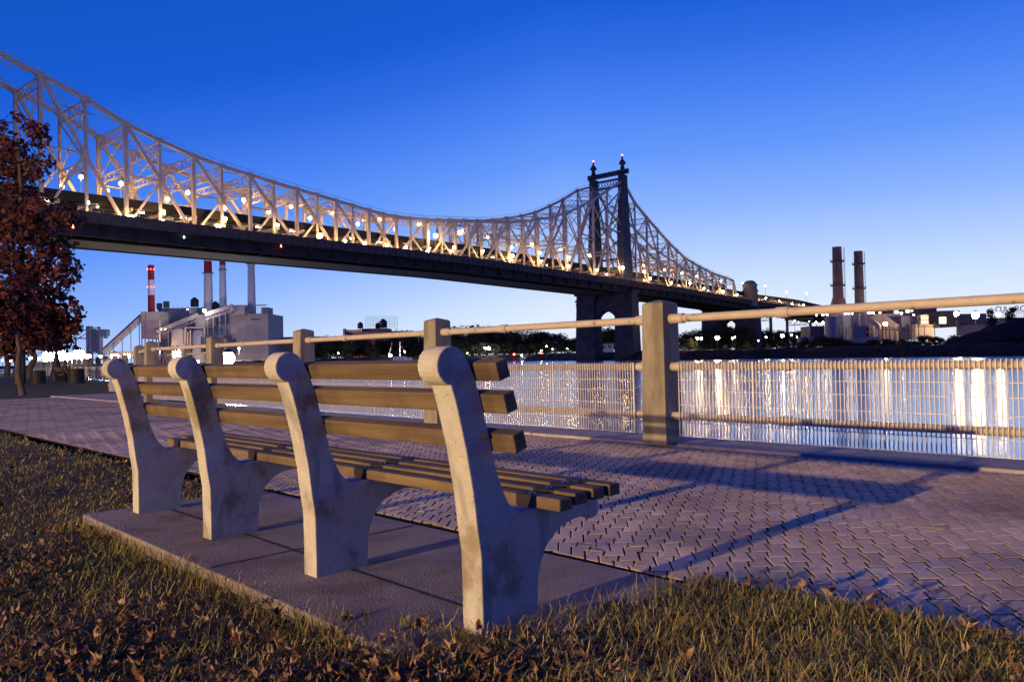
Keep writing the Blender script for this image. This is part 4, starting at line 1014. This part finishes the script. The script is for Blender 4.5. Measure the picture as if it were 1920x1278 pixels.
pole_lamp(285, 648, YP - 90, 1.5, 'e_warm_far', 'warm lamp below the pale transfer tower of the power station', col=(1, .72, .5))
pole_lamp(448, 653, YP - 170, .7, 'e_white', 'small white yard lamp in front of the boiler hall of the power station', light=650000, col=(1, .85, .74))
pole_lamp(300, 655, YP - 190, .7, 'e_warm_far', 'small added warm lamp that brightens the power station near the pale tanks', light=330000, col=(1, .78, .58))  # added lamp; its strong point light brightens the power station
def chimney(px, ytop, ybase, w0, w1, Y, bands, rings, lab, lights=(), base_mt='stack', grp=None):
    top = at(px, ytop, Y); bot = at(px, ybase, Y); base = Vector((top.x, Y, bot.z)); rt_ = w0 / 2 * Y / FPX; rb_ = w1 / 2 * Y / FPX
    def rz(z_): f = (z_ - bot.z) / (top.z - bot.z); return rb_ + (rt_ - rb_) * max(0, f) ** .8
    root = thing('smokestack', base, lab, 'smokestack', grp)
    ys = [ybase] + [b for b, _ in bands] + [ytop]; ms = [base_mt] + [m_ for _, m_ in bands]
    for k in range(len(ms)):
        z0 = at(px, ys[k], Y).z; z1 = at(px, ys[k + 1], Y).z; t_ = MB(); n = 4
        t_.lathe(base - Z * base.z, [(rz(z0 + (z1 - z0) * j / n), z0 + (z1 - z0) * j / n) for j in range(n + 1)], 20)
        t_.build('shaft' if k == 0 else 'painted_band', M[ms[k]], root)
    for y_ in rings:
        z_ = at(px, y_, Y).z; r_ = rz(z_); t_ = MB(); t_.lathe(base - Z * base.z, [(r_ * .98, z_ - .35), (r_ * 1.42, z_ - .3), (r_ * 1.42, z_ + .3), (r_ * .98, z_ + .35)], 16)
        for a in range(10): th = a * .628; t_.beam(Vector((base.x + math.cos(th) * r_ * 1.4, Y + math.sin(th) * r_ * 1.4, z_)), Vector((base.x + math.cos(th) * r_ * 1.4, Y + math.sin(th) * r_ * 1.4, z_ + 1.3)), .1, .1)
        t_.build('gallery', M['plant_dark'], root)
    for y_ in lights:
        z_ = at(px, y_, Y).z; r_ = rz(z_)
        for a in (-.3, 1.2, 3.44, 2.4):
            t_ = MB(); t_.ball(Vector((base.x + math.cos(a) * r_ * 1.15, Y - abs(math.sin(a)) * r_ * 1.15 - .1, z_)), .55 if y_ < 520 else .38, 8, 5); t_.build('beacon', M['e_red'], root)
    return root
chimney(283, 497, 585, 11.0, 12.6, YP - 8, [(553, 'white'), (525, 'red')], [], 'short red and white banded stack on the pale transfer tower', (505, 538), base_mt='red')
chimney(389, 428, 584, 12.5, 17, YP + 24, [(512, 'red'), (490, 'white')], [512], 'tall stack with a red band whose top hides behind the bridge, left of three')
chimney(416.5, 440, 582, 9.5, 14, YP + 26, [(497.5, 'red'), (475, 'white')], [506], 'thinner stack with a red top section, middle of three under the bridge')
chimney(470, 438, 586, 11.0, 15.5, YP + 24, [(487, 'red'), (468, 'white')], [495], 'grey stack with a red top touching the bridge, right of three')
# loading tower and crane at the far left
ct = thing('loading_tower', at(174, 662, 520), 'grey lattice loading tower with a projecting arm left of the power station', 'tower')
mb = MB(); Yt = 520
for px in (163.5, 168, 186):
    a = at(px, 612, Yt); mb.beam(a, Vector((a.x, a.y, -2)), 1.2, 1.2)
for k in range(9):
    y_ = 614 + k * 6; mb.beam(at(163.5, y_, Yt), at(186, y_, Yt), .5, .5)
    if k: mb.beam(at(168, y_ - 6, Yt), at(186, y_, Yt), .4, .4); mb.beam(at(186, y_ - 6, Yt), at(168, y_, Yt), .4, .4)
mb.build('frame', M['plant_grey'], ct)
mb = MB(); block(mb, 168.5, 618, 186, 660, Yt + 2, 5); block(mb, 162, 611, 169, 660, Yt + 1, 4, -2); block(mb, 185, 617, 199, 629, Yt, 5); block(mb, 194, 629, 198, 634, Yt, 3); mb.build('cladding', M['plant_grey'], ct)
mb = MB(); mb.beam(at(140, 634, Yt), at(163, 634, Yt), .8, .8); mb.beam(at(143, 630, Yt), at(163, 616, Yt), .4, .4); mb.beam(at(148, 634, Yt), at(163, 624, Yt), .4, .4); mb.beam(at(142, 634, Yt), at(142, 664, Yt), .9, .9); mb.build('arm', M['plant_grey'], ct)

# ------------------------------------------------------------------ far bank buildings
bb = thing('brick_building', at(710, 660, 760), 'long red brick building with roof water tanks rising behind the far bank trees', 'building')
mb = MB(); block(mb, 645, 621, 775, 660, 760, 40, 2); w_ = mb.build('wall', M['brick'], bb)
mb = MB(); block(mb, 678, 615.5, 726, 622.5, 762, 30); mb.build('penthouse', M['plant_dark'], bb); mb = MB(); block(mb, 643, 616, 647, 630, 758, 6); mb.build('chimney', M['brick'], bb)
mb = MB(); block(mb, 648, 618, 676, 621.3, 759, 4); mb.build('cornice', M['masonry_lt'], bb)
mb = MB()
for k in range(24):
    for r_ in range(3): block(mb, 650 + k * 5.1, 626 + r_ * 6, 652.6 + k * 5.1, 629.5 + r_ * 6, 759.8, .5)
mb.build('window', M['glassd'], w_)
for px, py, r_ in ((675.5, 610.5, 2.8), (708.5, 611, 2.5), (718.5, 607.5, 3.9)):
    c = at(px, py, 770); t_ = MB(); t_.lathe(c, [(r_, -r_ * .9), (r_, r_ * .7), (r_ * .15, r_ * 1.4)], 12)
    for a in range(4): th = a * math.pi / 2; t_.beam(c + Vector((math.cos(th) * r_ * .7, math.sin(th) * r_ * .7, -r_ * .9)), c + Vector((math.cos(th) * r_ * .7, math.sin(th) * r_ * .7, -r_ * 2.2)), .4, .4)
    t_.build('water_tank', M['black'], bb)
sg = thing('billboard_frame', at(715, 616, 775), 'empty steel lattice billboard frame on the brick building roof', 'billboard frame')
mb = MB()
for k in range(13): mb.beam(at(685 + k * 5, 593, 775), at(685 + k * 5, 617, 775), .22, .22)
for k in range(5): mb.beam(at(685, 593 + k * 4.6, 775), at(745, 593 + k * 4.6, 775), .22, .22)
mb.build('lattice', M['plant_grey'], sg)
boat = thing('workboat', at(763, 677, 540), 'small white workboat with cabin moored on the far bank', 'boat')
mb = MB(); a, b = at(737, 674, 540), at(776, 680, 540); hull = [Vector((a.x - 1, 536, -2.5)), Vector((b.x + 2.5, 538.5, -2.5)), Vector((b.x - 1, 541, -2.5)), Vector((a.x, 541, -2.5))]; mb.prism(hull, Z * 2.0); mb.build('hull', M['white'], boat)
mb = MB(); block(mb, 737, 668.5, 762, 675.5, 537.5, 2.6); block(mb, 762, 670, 772, 675.5, 537.5, 2.6); cab = mb.build('cabin', M['white'], boat)
mb = MB()
for px in (740, 747, 754, 764): block(mb, px, 670.5, px + 3.5, 673, 537.35, .2)
mb.build('window', M['glassd'], cab)
mst = thing('crane_mast', at(750, 668, 556), 'thin floodlit mast with a slanting jib behind the white workboat', 'crane')
mb = MB(); mb.beam(at(750, 668, 556), at(750, 640, 556), .7, .7); mb.build('mast', M['white'], mst); mb = MB(); mb.beam(at(753, 649, 556), at(759, 659, 556), .3, .3); mb.beam(at(730, 664, 556), at(735, 642, 556), .5, .5); mb.build('jib', M['masonry_lt'], mst)
lowb = thing('bank_hut', at(1138, 652, 500), 'small pale hut with a flat roof seen through the pier arch', 'hut')
mb = MB(); block(mb, 1127, 646, 1151, 656, 500, 8, 1.5); w_ = mb.build('wall', M['white'], lowb); mb = MB(); block(mb, 1125, 643.5, 1153, 646, 499, 10); mb.build('roof', M['plant_lt'], lowb); mb = MB(); block(mb, 1131, 648, 1134, 653, 499.7, .4); block(mb, 1140, 648, 1146, 651, 499.7, .4); mb.build('window', M['glassd'], w_)
# the industrial plant at the right
ip = thing('industrial_plant', at(1640, 640, 365), 'jumble of sheds, tanks, platforms and pipes of the plant below the right railing pipe', 'industrial plant')
def pb(nm, m_, *rects):
    for x0, y0, x1, y1, Y, dep in rects:
        mb = MB(); block(mb, x0, y0, x1, y1, Y, dep); mb.build(nm, M[m_], ip)
pb('dark_shed', 'plant_dark', (1519, 611, 1547, 640, 358, 12)); pb('low_wall', 'plant', (1498, 631, 1560, 642, 352, 2), (1600, 632, 1650, 644, 346, 3))
pb('shed', 'plant_grey', (1570, 590, 1612, 644, 372, 12), (1599, 611, 1626, 644, 358, 8), (1613, 588, 1640, 614, 370, 10)); pb('shed', 'plant', (1640, 588, 1690, 640, 366, 14), (1625, 611, 1641, 640, 357, 6))
pb('dark_opening', 'glassd', (1626, 613, 1637, 620.5, 356.6, .4), (1626, 623.5, 1637, 631, 356.6, .4))
pb('tower_block', 'plant_grey', (1690, 592, 1716, 636, 362, 12)); pb('tower_block', 'plant_dark', (1664, 572, 1757, 600, 420, 30), (1764, 582, 1800, 612, 400, 20), (1790, 588, 1850, 606, 410, 30)); pb('shed', 'plant_lt', (1726, 590, 1742, 614, 358, 8), (1716, 608, 1750, 634, 356, 8))
pb('lit_window', 'e_window', (1677, 579, 1684.5, 588.5, 419.5, .3), (1698.5, 579, 1705.5, 586, 419.5, .3), (1708, 581, 1712, 584, 419.5, .3))
pb('lit_window', 'e_pale', (1727, 594, 1740, 606, 357.7, .2), (1761, 594, 1774.5, 606.5, 357, .3))
mb = MB()
for px in (1583.2, 1586.2, 1589.4, 1592.6): a = at(px, 592, 366); mb.tube(a, Vector((a.x, a.y, 3)), .30, n=10)
mb.build('pale_column', M['white'], ip)
mb = MB(); a = at(1559, 593, 352); mb.lathe(Vector((a.x, 352, 0)), [(2.9, 1), (2.9, a.z - .6), (2.6, a.z)], 20); mb.build('silo', M['plant_grey'], ip)
mb = MB(); conveyor(mb, at(1650, 612, 352), at(1622, 586, 358), 1.0); conveyor(mb, at(1684, 612, 356), at(1655, 590, 362), 1.0); mb.build('conveyor', M['plant_lt'], ip)
for px in (1545, 1573, 1598, 1604, 1655, 1668, 1676, 1686, 1700, 1708, 1722, 1733, 1752):
    mb = MB(); a = at(px, 604 + (px * 7) % 14, 350); mb.beam(a, Vector((a.x, a.y, 2)), .25, .25); mb.build('pipe_stand', M['plant_dark'], ip)
for x0, x1, y_ in ((1652, 1685, 618), (1680, 1712, 620), (1716, 1762, 612), (1724, 1742, 600)):
    mb = MB(); mb.beam(at(x0, y_, 350), at(x1, y_, 350), .3, .3); mb.beam(at(x0, y_ - 4, 350), at(x1, y_ - 4, 350), .12, .12)
    for k in range(int((x1 - x0) / 4) + 1): a = at(x0 + k * 4, y_, 350); mb.beam(a, a + Z * .95, .1, .1)
    mb.build('platform', M['plant_dark'], ip)

for px, ytop, ybase, w0, w1, rings, lab in ((1569, 463, 590, 16.5, 21, (490, 535), 'taller of two brown steel stacks at right, on a flared base'), (1609, 471, 592, 15.5, 18, (495, 541), 'shorter and right one of two brown steel stacks')):
    r_ = chimney(px, ytop, ybase, w0, w1, 380, [], rings, lab, base_mt='steel_stack', grp='brown stacks')
    base = r_.location; z0 = base.z; mb = MB(); rb_ = w1 / 2 * 380 / FPX
    mb.lathe(Vector((base.x, base.y, 0)), [(rb_ * 1.5, 2), (rb_ * 1.5, z0 + 3.5 if px < 1600 else z0), (rb_ * .96, z0 + 8.5 if px < 1600 else z0 + 3)], 20); mb.build('flared_base', M['steel_stack'], r_)
    mb = MB(); t0 = at(px, ytop, 380)
    for k in range(48): zz_ = z0 + (t0.z - z0) * k / 48; mb.beam(Vector((base.x + rb_ * .95, 379, zz_)), Vector((base.x + rb_ * 1.22, 379, zz_)), .12, .3)
    mb.build('ladder', M['plant_dark'], r_)
# dark spoil heap at the right edge
mb = MB(); c = at(1968, 660, 272); n, k = 40, 12; vs = []
for j in range(k + 1):
    for i in range(n):
        th = i / n * 6.283; f = j / k; rr_ = 27 * (1 - f) ** .9 * (1 + .15 * nz3(math.cos(th) * 2, math.sin(th) * 2 + f)); zz_ = 0.3 + 10.6 * (f ** .7) + .5 * nz3(i * .7, j * .9)
        vs.append((c.x + math.cos(th) * rr_, 285 + math.sin(th) * rr_ * .8, zz_))
mb.add(vs, [(j * n + i, j * n + (i + 1) % n, (j + 1) * n + (i + 1) % n, (j + 1) * n + i) for j in range(k) for i in range(n)])
o = mb.build('spoil_heap', M['heap'], origin=Vector((c.x, 285, 0))); tag(o, 'dark heap of earth rising at the right edge below the red letters', 'heap')
# the red roof letters partly hidden by the columnar trees
ls = thing('roof_sign', at(1895, 590, 430), 'row of thin red letters on a roof frame at the far right edge', 'sign')
def letters(txt, px0, px1, y1, y0):
    cu = bpy.data.curves.new('letters', 'FONT'); cu.body = txt; cu.extrude = .12; cu.size = 1; tmp = bpy.data.objects.new('t', cu); COL.objects.link(tmp)
    bpy.context.view_layer.update(); dg = bpy.context.evaluated_depsgraph_get(); me = bpy.data.meshes.new_from_object(tmp.evaluated_get(dg)); bpy.data.objects.remove(tmp)
    xs = [v.co.x for v in me.vertices]; ysv = [v.co.y for v in me.vertices]; a, b = at(px0, y1, 430), at(px1, y1, 430); hgt = at(px0, y0, 430).z - a.z
    sx = (b.x - a.x) / (max(xs) - min(xs)); sy = hgt / (max(ysv) - min(ysv)); mx, my = min(xs), min(ysv)
    for v in me.vertices: v.co = Vector((a.x + (v.co.x - mx) * sx, 430 - v.co.z, a.z + (v.co.y - my) * sy))
    me.materials.clear(); me.materials.append(M['sign_red']); return link('letters', me, ls)
M['sign_red'] = mat('sign_red_paint', (.55, .10, .09), .6, .1, 1)
letters('CUI', 1866.5, 1887, 585, 574.5); letters('RO', 1904, 1924, 583.5, 573)
mb = MB()
for k in range(16): mb.beam(at(1864 + k * 4.2, 585, 431), at(1864 + k * 4.2, 598, 431), .12, .12)
mb.beam(at(1863, 586, 431), at(1928, 585, 431), .2, .2); mb.build('frame', M['plant_lt'], ls)
rfb = thing('sign_building', at(1895, 605, 440), 'low pale roofed building carrying the red letters behind the columnar trees', 'building'); mb = MB(); block(mb, 1850, 597, 1935, 625, 434, 30); w_ = mb.build('wall', M['plant'], rfb); mb = MB(); block(mb, 1849, 595.5, 1936, 597, 433, 32); mb.build('roof', M['plant_dark'], rfb)

# ------------------------------------------------------------------ park furniture at the far left
def ground_px(px, py): d = ray(px, py); return Vector((0, 0, .8)) + d * (-.85 / d.z)
for (x0, x1, yt, yb, lab) in ((59, 84, 694.5, 722, 'dark slatted trash bin, left of two behind the bench'), (129, 157, 691, 723, 'taller dark trash bin, right of two, near the far benches')):
    P = ground_px((x0 + x1) / 2, yb - 3); P.z = -.05; wd = (x1 - x0) * P.y / FPX; h = at(x0, yt, P.y).z + .05
    root = thing('trash_bin', P, lab, 'trash bin', 'trash bins'); mb = MB(); n = 20
    for k in range(n): th = k / n * 6.283; mb.frame(P + Vector((math.cos(th) * wd * .48, math.sin(th) * wd * .48, h * .5)), Vector((-math.sin(th), math.cos(th), 0)) * wd * .06, Vector((math.cos(th), math.sin(th), 0)) * .015, Z * h * .46)
    mb.build('slats', M['black'], root); mb = MB(); mb.lathe(P, [(wd * .44, .04), (wd * .45, h * .9)], 18); mb.build('liner', M['plant_dark'], root); mb = MB(); mb.lathe(P, [(wd * .5, h * .93), (wd * .52, h * .97), (wd * .36, h), (wd * .34, h * .95)], 18); mb.build('rim', M['black'], root)
P = ground_px(106, 712); P.z = -.05; root = thing('lamp_post', P, 'dark iron lamp post with a flared base between the two trash bins', 'lamp post')
h = at(106, 655, P.y).z; mb = MB(); mb.lathe(P, [(.34, 0), (.32, .35), (.24, .75), (.15, 1.3), (.11, 1.6)], 12); mb.build('base', M['black'], root); mb = MB(); mb.lathe(P, [(.09, 1.6), (.07, h + .05)], 10); mb.build('pole', M['black'], root); mb = MB(); mb.lathe(P, [(.08, h), (.2, h + .2), (.18, h + .55), (.03, h + .8)], 10); mb.build('lantern', M['glassd'], root)
for i, px in enumerate((113, 119, 125)):
    P = ground_px(px, 716 - i * 1.5); P.z = -.05
    root = thing('park_bench', P, 'distant dark park bench in the row beside the right trash bin', 'bench', 'distant benches')
    for k in (0, 1):
        mb = MB(); q = P + U * (k * 1.8 - .9); mb.prism([q + V * n_ + Z * z_ for n_, z_ in ((0, 0), (.22, 0), (.25, .2), (.5, .3), (.5, .36), (.1, .36), (-.05, .8), (-.14, .8), (-.03, .4))], U * .09); mb.build('support', M['black'], root)
    for nm, n_, z_ in (('back_slat', -.06, .72), ('back_slat', -.02, .6), ('seat_slat', .15, .38), ('seat_slat', .3, .38), ('seat_slat', .45, .38)):
        mb = MB(); mb.frame(P + V * n_ + Z * z_, U * 1.05, V * (.05 if 'seat' in nm else .02), Z * (.02 if 'seat' in nm else .04)); mb.build(nm, M['wood'], root)

# ------------------------------------------------------------------ street lamps that light the foreground (they stand behind the viewpoint)
def street_lamp(P, h, energy, col, lab):
    root = thing('street_lamp', P, lab, 'street lamp', 'park street lamps')
    b = MB(); b.lathe(P, [(.20, 0), (.18, .5), (.09, .7), (.065, h + .55)], 12); arm = P + Z * (h + .5); tip = arm + V * 1.3 + Z * .15; b.tube(arm, tip, .045, n=8); b.build('pole', M['black'], root)
    c = MB(); c.lathe(Vector((tip.x, tip.y, 0)), [(.30, tip.z - .25), (.27, tip.z - .10), (.08, tip.z + .08), (.01, tip.z + .12)], 14); c.build('hood', M['black'], root)
    g = MB(); g.lathe(Vector((tip.x, tip.y, 0)), [(.22, tip.z - .30), (.26, tip.z - .26)], 14); g.build('lens', emit('street_globe', col, 60), root)
    ld = bpy.data.lights.new('lamp_light', 'POINT'); ld.energy = energy; ld.color = col; ld.shadow_soft_size = .24
    lo = bpy.data.objects.new('lamp_light', ld); COL.objects.link(lo); lo.parent = root; lo.location = tip - P - Z * .45
    return root
street_lamp(SN(.6, -51.3, -.1), 7.15, 172000, (1, .655, .27), 'tall black park street lamp standing behind the bench lawn')
street_lamp(SN(26, -52, -.1), 7.15, 62000, (1, .62, .25), 'second black park street lamp further along the lawn')
